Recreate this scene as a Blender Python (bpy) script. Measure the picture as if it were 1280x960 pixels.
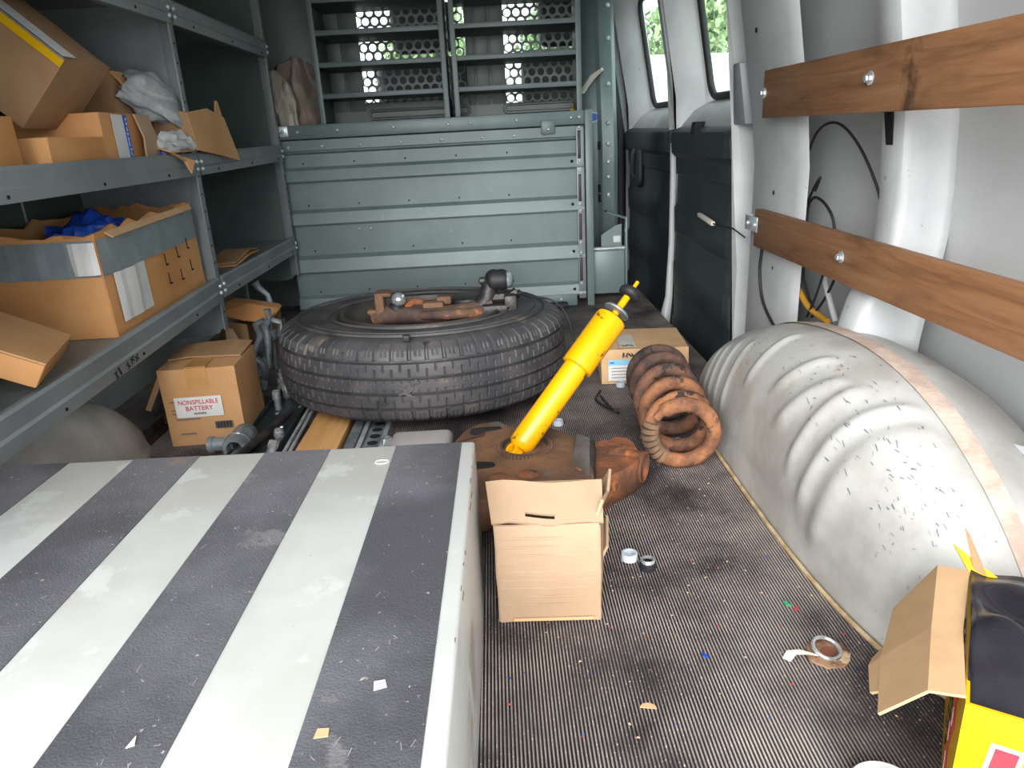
import bpy, bmesh, math, random
from mathutils import Vector, Matrix, noise, Euler

random.seed(7)
for o in list(bpy.data.objects):
    bpy.data.objects.remove(o, do_unlink=True)
sc = bpy.context.scene
C = sc.collection

# ------------------------------------------------------------------ camera
def make_camera():
    f, roll, vp = 900.0, math.radians(3.1), (612, 165)
    dx, dy = vp[0] - 640, vp[1] - 480
    c, s = math.cos(roll), math.sin(roll)
    ux, uy = c*dx - s*dy, s*dx + c*dy
    d = Vector((ux, -uy, -f)).normalized()
    psi = -math.asin(d.x)
    th = math.asin(d.y / math.cos(psi))
    right = Vector((math.cos(psi), -math.sin(psi), 0))
    fwd = Vector((math.sin(psi)*math.cos(th), math.cos(psi)*math.cos(th), -math.sin(th)))
    up = right.cross(fwd)
    r2, u2 = right*c - up*s, right*s + up*c
    cd = bpy.data.cameras.new('camera')
    cd.sensor_fit = 'HORIZONTAL'; cd.sensor_width = 36; cd.lens = f*36/1280
    cd.clip_start = .02; cd.clip_end = 300
    o = bpy.data.objects.new('camera', cd)
    m = Matrix((r2, u2, -fwd)).transposed().to_4x4()
    m.translation = (0, 0, .67)
    o.matrix_world = m
    C.objects.link(o)
    sc.camera = o
make_camera()

# ------------------------------------------------------------------ sky, sun, exposure
w = bpy.data.worlds.new('overcast_sky'); sc.world = w
w.use_nodes = True
bg = w.node_tree.nodes['Background']
bg.inputs['Color'].default_value = (.93, .965, 1, 1)
bg.inputs['Strength'].default_value = 1.5
sd = bpy.data.lights.new('hazy_sun', 'SUN'); sd.energy = 3.0; sd.angle = math.radians(48); sd.color = (1, .985, .96)
so = bpy.data.objects.new('hazy_sun', sd); C.objects.link(so)
so.rotation_euler = (math.radians(66), 0, math.radians(-12))
sc.view_settings.view_transform = 'Standard'
sc.view_settings.look = 'None'
sc.view_settings.gamma = 1
sc.view_settings.use_curve_mapping = False
sc.view_settings.exposure = 1.17

# ------------------------------------------------------------------ helpers: colour, material
def hexc(h):
    h = h.lstrip('#')
    out = []
    for i in (0, 2, 4):
        v = int(h[i:i+2], 16)/255
        out.append(v/12.92 if v <= .04045 else ((v+.055)/1.055)**2.4)
    return (*out, 1)

class NT:
    def __init__(s, m):
        s.t = m.node_tree; s.t.nodes.clear()
        s.out = s.n('ShaderNodeOutputMaterial')
        s.b = s.n('ShaderNodeBsdfPrincipled')
        s.t.links.new(s.b.outputs[0], s.out.inputs[0])
        s.tc = s.n('ShaderNodeTexCoord')
    def n(s, k, **kw):
        x = s.t.nodes.new(k)
        for a, b in kw.items(): setattr(x, a, b)
        return x
    def l(s, a, b): s.t.links.new(a, b)
    def coords(s, scale=(1, 1, 1), rot=(0, 0, 0)):
        mp = s.n('ShaderNodeMapping'); mp.inputs['Scale'].default_value = scale; mp.inputs['Rotation'].default_value = rot
        s.l(s.tc.outputs['Object'], mp.inputs[0]); return mp.outputs[0]
    def noise(s, sc_, det=4, rough=.55, co=None, dist=0):
        x = s.n('ShaderNodeTexNoise'); x.inputs['Scale'].default_value = sc_; x.inputs['Detail'].default_value = det
        x.inputs['Roughness'].default_value = rough; x.inputs['Distortion'].default_value = dist
        s.l(co if co is not None else s.tc.outputs['Object'], x.inputs['Vector']); return x.outputs['Fac']
    def ramp(s, fac, stops):
        r = s.n('ShaderNodeValToRGB'); e = r.color_ramp.elements
        while len(e) < len(stops): e.new(.5)
        for i, (p, c) in enumerate(stops):
            e[i].position = p; e[i].color = c if not isinstance(c, str) else hexc(c)
        s.l(fac, r.inputs[0]); return r.outputs[0]
    def mask(s, fac, a, b):
        return s.ramp(fac, [(a, (0, 0, 0, 1)), (b, (1, 1, 1, 1))])
    def mix(s, fac, a, b):
        m = s.n('ShaderNodeMix', data_type='RGBA')
        for sock, v in ((m.inputs[0], fac), (m.inputs[6], a), (m.inputs[7], b)):
            if isinstance(v, (int, float)): sock.default_value = v
            elif isinstance(v, str): sock.default_value = hexc(v)
            elif isinstance(v, tuple): sock.default_value = v
            else: s.l(v, sock)
        return m.outputs[2]
    def bump(s, fac, st, dist=.01):
        b = s.n('ShaderNodeBump'); b.inputs['Strength'].default_value = st; b.inputs['Distance'].default_value = dist
        s.l(fac, b.inputs['Height']); s.l(b.outputs[0], s.b.inputs['Normal'])
    def col(s, c): s.l(c, s.b.inputs['Base Color'])

MATS = {}
def mat(name, a, b=None, scale=12, rough=.6, metal=0, bump=0, bscale=None, spots=None, spec=.5, stretch=(1, 1, 1), trans=0, lo=.41, hi=.59):
    """a, b: the two colours mixed by noise; spots = (colour, scale, threshold) for chips, dirt or rust."""
    if name in MATS: return MATS[name]
    m = bpy.data.materials.new(name); m.use_nodes = True
    t = NT(m)
    co = t.coords(stretch)
    f = t.noise(scale, 5, .6, co)
    c = t.ramp(f, [(lo, a), (hi, b or a)])
    for sp in (spots or []):
        f2 = t.noise(sp[1], 6, .65, t.coords(sp[3] if len(sp) > 3 else (1, 1, 1)))
        th_ = .5+(sp[2]-.5)*.58
        c = t.mix(t.mask(f2, th_, th_+.035), c, sp[0])
    t.col(c)
    t.b.inputs['Roughness'].default_value = rough
    t.b.inputs['Metallic'].default_value = metal
    t.b.inputs['Specular IOR Level'].default_value = spec
    if trans:
        t.b.inputs['Transmission Weight'].default_value = trans
    if bump:
        t.bump(t.noise(bscale or scale*6, 5, .6, co), bump)
    MATS[name] = m
    return m

def floor_material():
    m = bpy.data.materials.new('ribbed_rubber'); m.use_nodes = True
    t = NT(m)
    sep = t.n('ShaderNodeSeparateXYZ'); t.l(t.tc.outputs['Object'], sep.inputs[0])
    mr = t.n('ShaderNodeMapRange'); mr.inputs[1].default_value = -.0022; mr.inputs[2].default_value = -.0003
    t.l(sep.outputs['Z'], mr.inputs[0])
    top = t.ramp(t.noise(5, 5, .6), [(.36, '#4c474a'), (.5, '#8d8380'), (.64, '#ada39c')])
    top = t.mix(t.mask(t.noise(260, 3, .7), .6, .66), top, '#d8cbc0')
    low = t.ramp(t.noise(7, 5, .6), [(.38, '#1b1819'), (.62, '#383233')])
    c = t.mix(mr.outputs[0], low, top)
    smear = t.mask(t.noise(3.2, 4, .55, t.coords((1.6, .8, 1))), .55, .68)
    c = t.mix(t.n('ShaderNodeMath', operation='MULTIPLY').outputs[0] if False else smear, c, t.mix(.5, c, '#2a2528'))
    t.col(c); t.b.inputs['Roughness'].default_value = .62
    return m

def wood_material(name, a, b, c3, axis='Y', stain='#2a1a12', band=None):
    m = bpy.data.materials.new(name); m.use_nodes = True
    t = NT(m)
    st = {'Y': (14, 1.2, 14), 'X': (1.2, 14, 14)}[axis]
    co = t.coords(st)
    f = t.noise(3, 6, .62, co, .8)
    c = t.ramp(f, [(.28, a), (.5, b), (.72, c3)])
    kn = t.mask(t.noise(9, 3, .5, t.coords((1, .5, 1))), .60, .70)
    c = t.mix(kn, c, t.mix(.45, c, stain))
    if band is not None:      # an oily smear across the board
        sp = t.n('ShaderNodeSeparateXYZ'); t.l(t.tc.outputs['Object'], sp.inputs[0])
        d1 = t.n('ShaderNodeMath', operation='SUBTRACT'); t.l(sp.outputs['Y'], d1.inputs[0]); d1.inputs[1].default_value = band
        d2 = t.n('ShaderNodeMath', operation='ABSOLUTE'); t.l(d1.outputs[0], d2.inputs[0])
        d3 = t.n('ShaderNodeMath', operation='MULTIPLY_ADD'); t.l(t.noise(30, 4, .6), d3.inputs[0]); d3.inputs[1].default_value = .10; t.l(d2.outputs[0], d3.inputs[2])
        c = t.mix(t.ramp(d3.outputs[0], [(.048, (.75, .75, .75, 1)), (.072, (0, 0, 0, 1))]), c, stain)
    t.col(c); t.b.inputs['Roughness'].default_value = .62
    t.bump(t.noise(10, 5, .6, co), .12)
    return m

# ------------------------------------------------------------------ helpers: mesh
class G:
    """collects shapes, then builds ONE mesh object"""
    def __init__(s): s.v = []; s.f = []; s.m = []; s.mi = 0
    def add(s, vs, fs):
        o = len(s.v); s.v += [tuple(p) for p in vs]
        s.f += [tuple(o+i for i in f) for f in fs]; s.m += [s.mi]*len(fs)
        return s
    def box(s, a, b, M=None):
        (x0, y0, z0), (x1, y1, z1) = a, b
        vs = [Vector(p) for p in ((x0, y0, z0), (x1, y0, z0), (x1, y1, z0), (x0, y1, z0), (x0, y0, z1), (x1, y0, z1), (x1, y1, z1), (x0, y1, z1))]
        if M is not None: vs = [M @ p for p in vs]
        return s.add(vs, [(0, 3, 2, 1), (4, 5, 6, 7), (0, 1, 5, 4), (1, 2, 6, 5), (2, 3, 7, 6), (3, 0, 4, 7)])
    def hexa(s, p):       # 8 corners: bottom 0-3, top 4-7
        return s.add(p, [(0, 3, 2, 1), (4, 5, 6, 7), (0, 1, 5, 4), (1, 2, 6, 5), (2, 3, 7, 6), (3, 0, 4, 7)])
    def lathe(s, prof, n=32, M=None, closed=False, cap=False):
        k = len(prof); vs = []
        for i in range(n):
            a = 2*math.pi*i/n; c, sn = math.cos(a), math.sin(a)
            for r, z in prof:
                p = Vector((r*c, r*sn, z)); vs.append(M @ p if M is not None else p)
        fs = []
        for i in range(n):
            j = (i+1) % n
            for q in range(k if closed else k-1):
                q2 = (q+1) % k
                fs.append((i*k+q, j*k+q, j*k+q2, i*k+q2))
        s.add(vs, fs)
        if cap:
            o = len(s.v)-len(vs)
            s.f.append(tuple(o+i*k for i in range(n))[::-1]); s.m.append(s.mi)
            s.f.append(tuple(o+i*k+k-1 for i in range(n))); s.m.append(s.mi)
        return s
    def cyl(s, p, q, r, n=16, r2=None):
        p, q = Vector(p), Vector(q); d = q-p; L = d.length
        M = Matrix.Translation(p) @ d.to_track_quat('Z', 'Y').to_matrix().to_4x4()
        return s.lathe([(r, 0), (r2 if r2 is not None else r, L)], n, M, cap=True)
    def prism(s, poly, M, h0, h1):   # poly in 2D (u,v) -> M maps (u,v,h)
        n = len(poly)
        vs = [M @ Vector((u, v, h0)) for u, v in poly] + [M @ Vector((u, v, h1)) for u, v in poly]
        fs = [tuple(range(n))[::-1], tuple(range(n, 2*n))] + [(i, (i+1) % n, n+(i+1) % n, n+i) for i in range(n)]
        return s.add(vs, fs)
    def tube(s, pts, r, n=8, cap=True, closed=False):
        pts = [Vector(p) for p in pts]; k = len(pts)
        rs = r if isinstance(r, (list, tuple)) else [r]*k
        T = []
        for i in range(k):
            a = pts[(i-1) % k] if closed else pts[max(0, i-1)]
            b = pts[(i+1) % k] if closed else pts[min(k-1, i+1)]
            T.append((b-a).normalized())
        up = Vector((0, 0, 1)) if abs(T[0].z) < .9 else Vector((1, 0, 0))
        nrm = (up - T[0]*up.dot(T[0])).normalized()
        vs = []
        for i in range(k):
            if i: 
                nrm = (nrm - T[i]*nrm.dot(T[i])).normalized()
            bn = T[i].cross(nrm)
            for j in range(n):
                a = 2*math.pi*j/n
                vs.append(pts[i] + (nrm*math.cos(a)+bn*math.sin(a))*rs[i])
        fs = []
        for i in range(k if closed else k-1):
            i2 = (i+1) % k
            for j in range(n):
                fs.append((i*n+j, i*n+(j+1) % n, i2*n+(j+1) % n, i2*n+j))
        o = len(s.v); s.add(vs, fs)
        if cap and not closed:
            s.f.append(tuple(o+j for j in range(n))[::-1]); s.m.append(s.mi)
            s.f.append(tuple(o+(k-1)*n+j for j in range(n))); s.m.append(s.mi)
        return s
    def grid(s, fn, nu, nv, wrap=False):
        vs = [fn(i/(nu-1) if nu > 1 else 0, j/(nv-1)) for i in range(nu) for j in range(nv)]
        fs = [(i*nv+j, (i+1)*nv+j, (i+1)*nv+j+1, i*nv+j+1) for i in range(nu-1) for j in range(nv-1)]
        return s.add(vs, fs)
    def build(s, name, mats, parent=None, bevel=0, seg=2, smooth=None, solid=0, M=None, sub=0, merge=False):
        me = bpy.data.meshes.new(name)
        vs = s.v if M is None else [M @ Vector(p) for p in s.v]
        me.from_pydata([tuple(p) for p in vs], [], s.f)
        if not isinstance(mats, (list, tuple)): mats = [mats]
        for m in mats: me.materials.append(m)
        if len(mats) > 1: me.polygons.foreach_set('material_index', s.m)
        bm = bmesh.new(); bm.from_mesh(me)
        if merge: bmesh.ops.remove_doubles(bm, verts=bm.verts, dist=1e-5)
        bmesh.ops.recalc_face_normals(bm, faces=bm.faces)
        if bevel:
            es = [e for e in bm.edges if len(e.link_faces) == 2 and e.calc_face_angle(0) > .5]
            bmesh.ops.bevel(bm, geom=es, offset=bevel, segments=seg, profile=.5, affect='EDGES', clamp_overlap=True)
        bm.to_mesh(me); bm.free()
        if smooth is None: smooth = 35 if bevel else None
        if smooth:
            me.shade_smooth(); me.set_sharp_from_angle(angle=math.radians(smooth))
        o = bpy.data.objects.new(name, me); C.objects.link(o)
        if parent is not None: o.parent = parent
        if solid:
            md = o.modifiers.new('thick', 'SOLIDIFY'); md.thickness = solid; md.offset = 0
        if sub:
            md = o.modifiers.new('sub', 'SUBSURF'); md.levels = sub; md.render_levels = sub
        return o

def tag(o, label=None, cat=None, group=None, kind=None):
    for k, v in (('label', label), ('category', cat), ('group', group), ('kind', kind)):
        if v: o[k] = v
    return o
def thing(name, label, cat, loc=(0, 0, 0), rot=(0, 0, 0), group=None, kind=None):
    o = bpy.data.objects.new(name, None); C.objects.link(o)
    o.empty_display_size = .05
    o.location = loc; o.rotation_euler = rot
    return tag(o, label, cat, group, kind)
def copy_tree(o, parent=None, loc=None, rot=None, label=None):
    c = o.copy(); C.objects.link(c); c.parent = parent
    for ch in list(o.children): copy_tree(ch, c)
    if loc is not None: c.location = loc
    if rot is not None: c.rotation_euler = rot
    if label: c['label'] = label
    return c
def share(src, name, parent, loc, rot=(0, 0, 0)):
    o = bpy.data.objects.new(name, src.data if hasattr(src, 'data') else src); C.objects.link(o)
    o.parent = parent; o.location = loc; o.rotation_euler = rot
    return o
def text(body, size, m, parent, loc, rot, name='lettering', bold=0, sx=1, shear=0):
    cu = bpy.data.curves.new(name, 'FONT'); cu.body = body; cu.size = size; cu.extrude = .0002
    cu.align_x = 'CENTER'; cu.align_y = 'CENTER'; cu.offset = bold
    cu.materials.append(m)
    cu.shear = shear
    t_ = bpy.data.objects.new(name, cu); C.objects.link(t_)
    dg = bpy.context.evaluated_depsgraph_get()
    me = bpy.data.meshes.new_from_object(t_.evaluated_get(dg)); me.name = name
    bpy.data.objects.remove(t_)
    o = bpy.data.objects.new(name, me); C.objects.link(o)
    o.parent = parent; o.location = loc; o.rotation_euler = rot; o.scale = (sx, 1, 1)
    return o
PI = math.pi
FRONT = (PI/2, 0, 0)            # sheet facing -Y, reading along +X
AISLE = (PI/2, 0, PI/2)         # sheet facing +X, reading along +Y
def lean(z):                    # the body side leans inwards above the belt line
    return -.17*max(0, z-.6)

# ------------------------------------------------------------------ materials
M_floor = floor_material()
M_white = mat('white_paint', '#bdbfc1', '#b1b3b5', 6, .42, spots=[('#8f8a86', 38, .80), ('#ada39b', 9, .80)])
M_skin = mat('grey_primer', '#c3c5c6', '#cccecf', 3, .5)
M_arch = mat('worn_white_paint', '#b2b2ae', '#9f9d98', 7, .42, bump=.06, bscale=30, spots=[('#6a6d7c', 40, .80, (1, 2.4, 1)), ('#aa9a8c', 9, .74), ('#8e98a3', 70, .80)])
M_seal = mat('brown_seam_sealer', '#b09a8d', '#c6b4a6', 22, .7, bump=.25)
M_steel = mat('shelf_grey_steel', '#7b8284', '#8a9193', 4, .45, metal=.25)
M_steel_d = mat('shelf_back_steel', '#495754', '#54625f', 3, .5, metal=.15)
M_panel = mat('green_grey_enamel', '#677778', '#738484', 2.5, .42, metal=.1, spots=[('#93a3a1', 40, .82)])
M_perf = mat('bulkhead_enamel', '#66706f', '#6f7a78', 4, .45)
M_dark = mat('black_plastic', '#252d30', '#2e373a', 9, .48, bump=.08, bscale=220)
M_black = mat('black_rubber', '#17181b', '#202226', 12, .6)
M_zinc = mat('zinc_plate', '#ccd2d6', '#a9b0b5', 30, .3, metal=.35)
M_bright = mat('chrome', '#dde2e6', '#c4cace', 20, .16, metal=.75)
M_castgrey = mat('grey_cast_steel', '#8d9498', '#6a7175', 22, .42, metal=.25, bump=.1)
M_darksteel = mat('dark_greasy_steel', '#2e2d2e', '#474341', 25, .45, metal=.4, bump=.2)
M_hole = mat('hole_shadow_black', '#0b0c0d', '#101112', 9, .9)
M_card = mat('cardboard', '#b98a5c', '#c39567', 5, .78, bump=.05, bscale=60)
M_cardo = mat('orange_cardboard', '#bf8650', '#cc9660', 4, .7, bump=.05, bscale=60)
M_cardt = mat('tan_cardboard', '#c9a67e', '#bd9971', 5, .8, bump=.05, bscale=60)
M_cardd = mat('brown_cardboard', '#92704f', '#a17f5d', 6, .8, bump=.05)
M_cardlight = mat('pale_cardboard', '#b0947a', '#a88c70', 5, .8, bump=.04)
M_tape = mat('clear_packing_tape', '#b98a55', '#c99a63', 8, .22)
M_duct = mat('silver_duct_tape', '#7c868a', '#8d979b', 10, .35, metal=.15, bump=.12, bscale=25)
M_paper = mat('white_paper', '#d9d9d6', '#cfd0cf', 9, .7)
M_red = mat('red_print', '#c8313f', '#c23a45', 9, .6)
M_ink = mat('black_ink', '#1d1c22', '#26242c', 9, .6)
M_greyink = mat('grey_print', '#6d675f', '#7b746b', 60, .7)
M_blueink = mat('blue_print', '#1f59b5', '#2a66c0', 9, .5)
M_cyan = mat('light_blue_print', '#7fb7d6', '#92c3de', 9, .5)
M_bluebag = mat('blue_plastic', '#173b9c', '#2450b8', 15, .35)
M_yellow = mat('yellow_enamel', '#dd9c00', '#e4a606', 6, .32, spots=[('#6a4c12', 30, .69), ('#ab7a0c', 8, .72)], spec=.5)
M_yprint = mat('yellow_print', '#cfa200', '#d6aa06', 6, .35)
M_rust = mat('orange_rust', '#8a5230', '#5f3d2a', 13, .85, bump=.5, bscale=45, spots=[('#a6653a', 9, .74), ('#382a22', 18, .72)])
M_rustarm = mat('rust_over_steel', '#73533b', '#573f30', 9, .72, bump=.35, bscale=40, spots=[('#5a5552', 6, .66), ('#a9663a', 9, .74)])
M_rustdark = mat('dark_rust', '#3f332e', '#5f473a', 14, .8, bump=.4, bscale=45, spots=[('#94613f', 14, .68), ('#2c2523', 20, .7)])
M_tyre = mat('tyre_rubber', '#38373a', '#4b494b', 9, .6, bump=.08, bscale=120, spots=[('#5b544f', 7, .72), ('#2c2b2d', 22, .72)])
M_rim = mat('black_steel_rim', '#3a3735', '#4c4641', 12, .5, metal=.3, spots=[('#5d4433', 10, .66)])
M_plastic = mat('translucent_cap_plastic', '#c9d2dc', '#d5dde6', 9, .3, trans=.25)
M_cloth = mat('beige_canvas', '#9f9182', '#b0a293', 8, .9, bump=.3, bscale=90)
M_cloth2 = mat('cream_cloth', '#d2ccbd', '#dcd7c9', 8, .9, bump=.3, bscale=90)
M_bag = mat('grey_plastic_film', '#b9bdbf', '#8f9699', 9, .22, trans=.1, bump=.2, bscale=18)
M_blackbag = mat('black_bin_bag', '#232229', '#2c2b32', 6, .22, spec=.6)
M_board = wood_material('stained_board', '#6a482e', '#8e6443', '#9f7552', 'Y')
M_board_s = wood_material('stained_board_smeared', '#6a482e', '#8e6443', '#9f7552', 'Y', '#231914', .055)
M_pine = wood_material('pine_plank', '#b9854d', '#cf9d62', '#d8ac74', 'Y', '#7a3f1c')
M_box_w = mat('scuffed_white_gloss', '#babcb9', '#aeafa9', 4, .4, spots=[('#a29a8b', 5, .72, (1, .6, 1)), ('#bfc1be', 9, .62), ('#6f6b68', 60, .86)])
M_grip = mat('black_grip_tape', '#434348', '#5c5c61', 4, .85, bump=.35, bscale=420, spots=[('#6a686a', 7, .70), ('#9a9691', 120, .76), ('#6f6459', 4, .80)])
M_glass = None
def glass_material():
    m = bpy.data.materials.new('window_glass'); m.use_nodes = True
    t = NT(m)
    tr = t.n('ShaderNodeBsdfTransparent'); tr.inputs[0].default_value = (.86, .93, .9, 1)
    gl = t.n('ShaderNodeBsdfGlossy'); gl.inputs['Roughness'].default_value = .03
    mx = t.n('ShaderNodeMixShader'); mx.inputs[0].default_value = .07
    t.l(tr.outputs[0], mx.inputs[1]); t.l(gl.outputs[0], mx.inputs[2]); t.l(mx.outputs[0], t.out.inputs[0])
    return m
M_glass = glass_material()

# ================================================================== SETTING
# ---- floor: ribbed rubber mat
def build_floor():
    g = G(); p = .0046
    def strip(x0, x1, y0, y1):
        n = int((x1-x0)/p); pr = []
        for i in range(n):
            x = x0+i*p
            pr += [(x, -.0024), (x+.42*p, -.0024), (x+.52*p, 0), (x+.90*p, 0)]
        pr.append((x0+n*p, -.0024))
        vs = [(x, y0, z) for x, z in pr] + [(x, y1, z) for x, z in pr]
        k = len(pr)
        g.add(vs, [(i, i+1, k+i+1, k+i) for i in range(k-1)])
    strip(-1.08, .60, .30, 3.1)
    strip(.60, .755, .30, 1.985)
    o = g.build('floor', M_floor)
    tag(o, 'dirty black ribbed rubber mat covering the van floor', None, kind='structure')
    g = G(); g.box((-1.12, .28, -.06), (.60, 3.12, -.004)); g.box((.60, .28, -.06), (.80, 1.985, -.004))
    g.build('floor_pan', M_darksteel, o)
    g = G(); g.box((.59, 2.03, -.26), (.82, 3.6, -.24)); g.box((.585, 2.03, -.24), (.598, 3.1, -.006))
    g.build('step_well', M_dark, o)
    g = G(); g.box((-1.12, 3.12, -.10), (.78, 4.9, -.08))
    g.build('cab_floor', M_dark, o)
build_floor()

g = G(); g.box((-1.12, .28, -.05), (-1.085, 3.3, 1.34))
tag(g.build('wall_left', M_white), 'white painted van side behind the steel shelving', None, kind='structure')
g = G(); g.box((-1.12, .28, 1.32), (.78, 4.15, 1.36))
tag(g.build('ceiling', M_white), 'white painted van roof panel', None, kind='structure')

# ---- right side of the van
def side_sheet(g, x, y0, y1, z0, z1, nz=10, th=.006):
    for i in range(nz):
        a, b = z0+(z1-z0)*i/nz, z0+(z1-z0)*(i+1)/nz
        xa, xb = x+lean(a), x+lean(b)
        g.add([(xa, y0, a), (xa, y1, a), (xb, y1, b), (xb, y0, b), (xa+th, y0, a), (xa+th, y1, a), (xb+th, y1, b), (xb+th, y0, b)],
              [(0, 1, 2, 3), (7, 6, 5, 4), (0, 3, 7, 4), (1, 5, 6, 2)])
def build_right():
    g = G(); side_sheet(g, .782, .30, 1.99, -.05, 1.36, 12)
    wr = g.build('wall_right', M_skin, smooth=40)
    tag(wr, 'bare grey outer skin of the van side', None, kind='structure')
    # pillar beside the doors: hollow box section leaning with the body
    def section(name, pts, z0, z1, m, nz=12, sm=40, bev=0):
        g = G(); vs = []; k = len(pts)
        for i in range(nz+1):
            z = z0+(z1-z0)*i/nz
            for x, y in pts: vs.append((x+lean(z), y, z))
        fs = [(i*k+j, i*k+(j+1) % k, (i+1)*k+(j+1) % k, (i+1)*k+j) for i in range(nz) for j in range(k)]
        g.add(vs, fs)
        return g.build(name, m, wr, smooth=sm)
    pl = section('pillar', [(.70, 1.66), (.696, 1.625), (.690, 1.612), (.681, 1.618), (.674, 1.640), (.668, 1.67), (.665, 1.70), (.665, 1.885), (.672, 1.905), (.69, 1.912), (.70, 1.925), (.70, 1.975), (.71, 1.985), (.77, 1.985), (.77, 1.965), (.715, 1.95)], 0, 1.34, M_white)
    tag(pl, 'white painted door pillar with small holes')
    # dark slots and holes in the pillar
    for (y, z, r) in ((1.76, .60, .006), (1.745, .50, .006), (1.72, .325, .004), (1.74, .135, .004), (1.755, .125, .004), (1.725, .132, .004), (1.80, .86, .008)):
        g = G(); x = .6645+lean(z); g.cyl((x, y, z), (x+.01, y, z), r, 10); g.build('pillar_hole', M_hole, pl)
    for z0, z1 in ((.02, .10), (.14, .33)):
        g = G(); M = Matrix(((0, 0, 1, .6985), (1, 0, 0, 0), (0, 1, 0, 0), (0, 0, 0, 1)))
        g.prism([(1.937, z0), (1.962, z0), (1.967, z0+.012), (1.967, z1-.02), (1.955, z1), (1.945, z1), (1.934, z1-.012), (1.934, z0+.01)], M, 0, .01)
        g.build('jamb_cutout', M_hole, pl)
    # grey plastic cover on the jamb
    g = G()
    z0, z1 = .655, .80
    g.hexa([(.655+lean(z0), 1.915, z0), (.70, 1.915, z0), (.70, 2.01, z0), (.655+lean(z0), 2.01, z0),
            (.655+lean(z1), 1.91, z1), (.69, 1.91, z1), (.69, 1.96, z1), (.655+lean(z1), 1.96, z1)])
    cv = g.build('jamb_cover', mat('grey_plastic', '#83898e', '#8b9196', 8, .5), wr, bevel=.004)
    for y in (1.935, 1.965):
        g = G(); g.box((.645, y, .672), (.6545, y+.004, .69)); g.build('cover_slot', M_hole, cv)
    # hat-section post that bends inwards onto the wheel arch
    path = [(1.34, .0, 1.225), (1.0, .0, 1.225), (.66, 0, 1.225), (.52, .0, 1.225), (.46, -.005, 1.22), (.40, -.022, 1.215), (.34, -.048, 1.21), (.28, -.066, 1.205), (.24, -.07, 1.205)]
    g = G(); sec = [(.784, .016), (.774, .024), (.745, .030), (.716, .034), (.705, .038), (.700, .046), (.700, .098), (.705, .108), (.765, .125), (.772, .15)]
    vs = []
    for z, dx, yc in path:
        for x, y in sec:
            sh = dx*(1 if x < .74 else .55)
            vs.append((x+sh+lean(z), yc+y, z))
    k = len(sec)
    g.add(vs, [(i*k+j, i*k+j+1, (i+1)*k+j+1, (i+1)*k+j) for i in range(len(path)-1) for j in range(k-1)])
    po = g.build('hat_post', M_white, wr, smooth=38, solid=.003)
    tag(po, 'white hat-section post bending onto the wheel arch')
    M = Matrix(((0, 0, 1, .6985), (1, 0, 0, 0), (0, 1, 0, 0), (0, 0, 0, 1)))
    g = G()
    pts = [(1.298+.012*math.cos(a), .575+.012*math.sin(a)) for a in [PI+PI*i/8 for i in range(9)]] + [(1.310, .70), (1.286, .70)]
    Mx = Matrix(((0, -.17, 1, .800), (1, 0, 0, 0), (0, 1, 0, 0), (0, 0, 0, 1)))
    g.prism(pts, Mx, -.004, .006); g.build('post_slot', M_hole, po)
    section('rear_post', [(.79, .32), (.69, .33), (.664, .35), (.664, .44), (.69, .46), (.79, .47)], 0, 1.34, M_white)
    return wr
WR = build_right()

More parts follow.
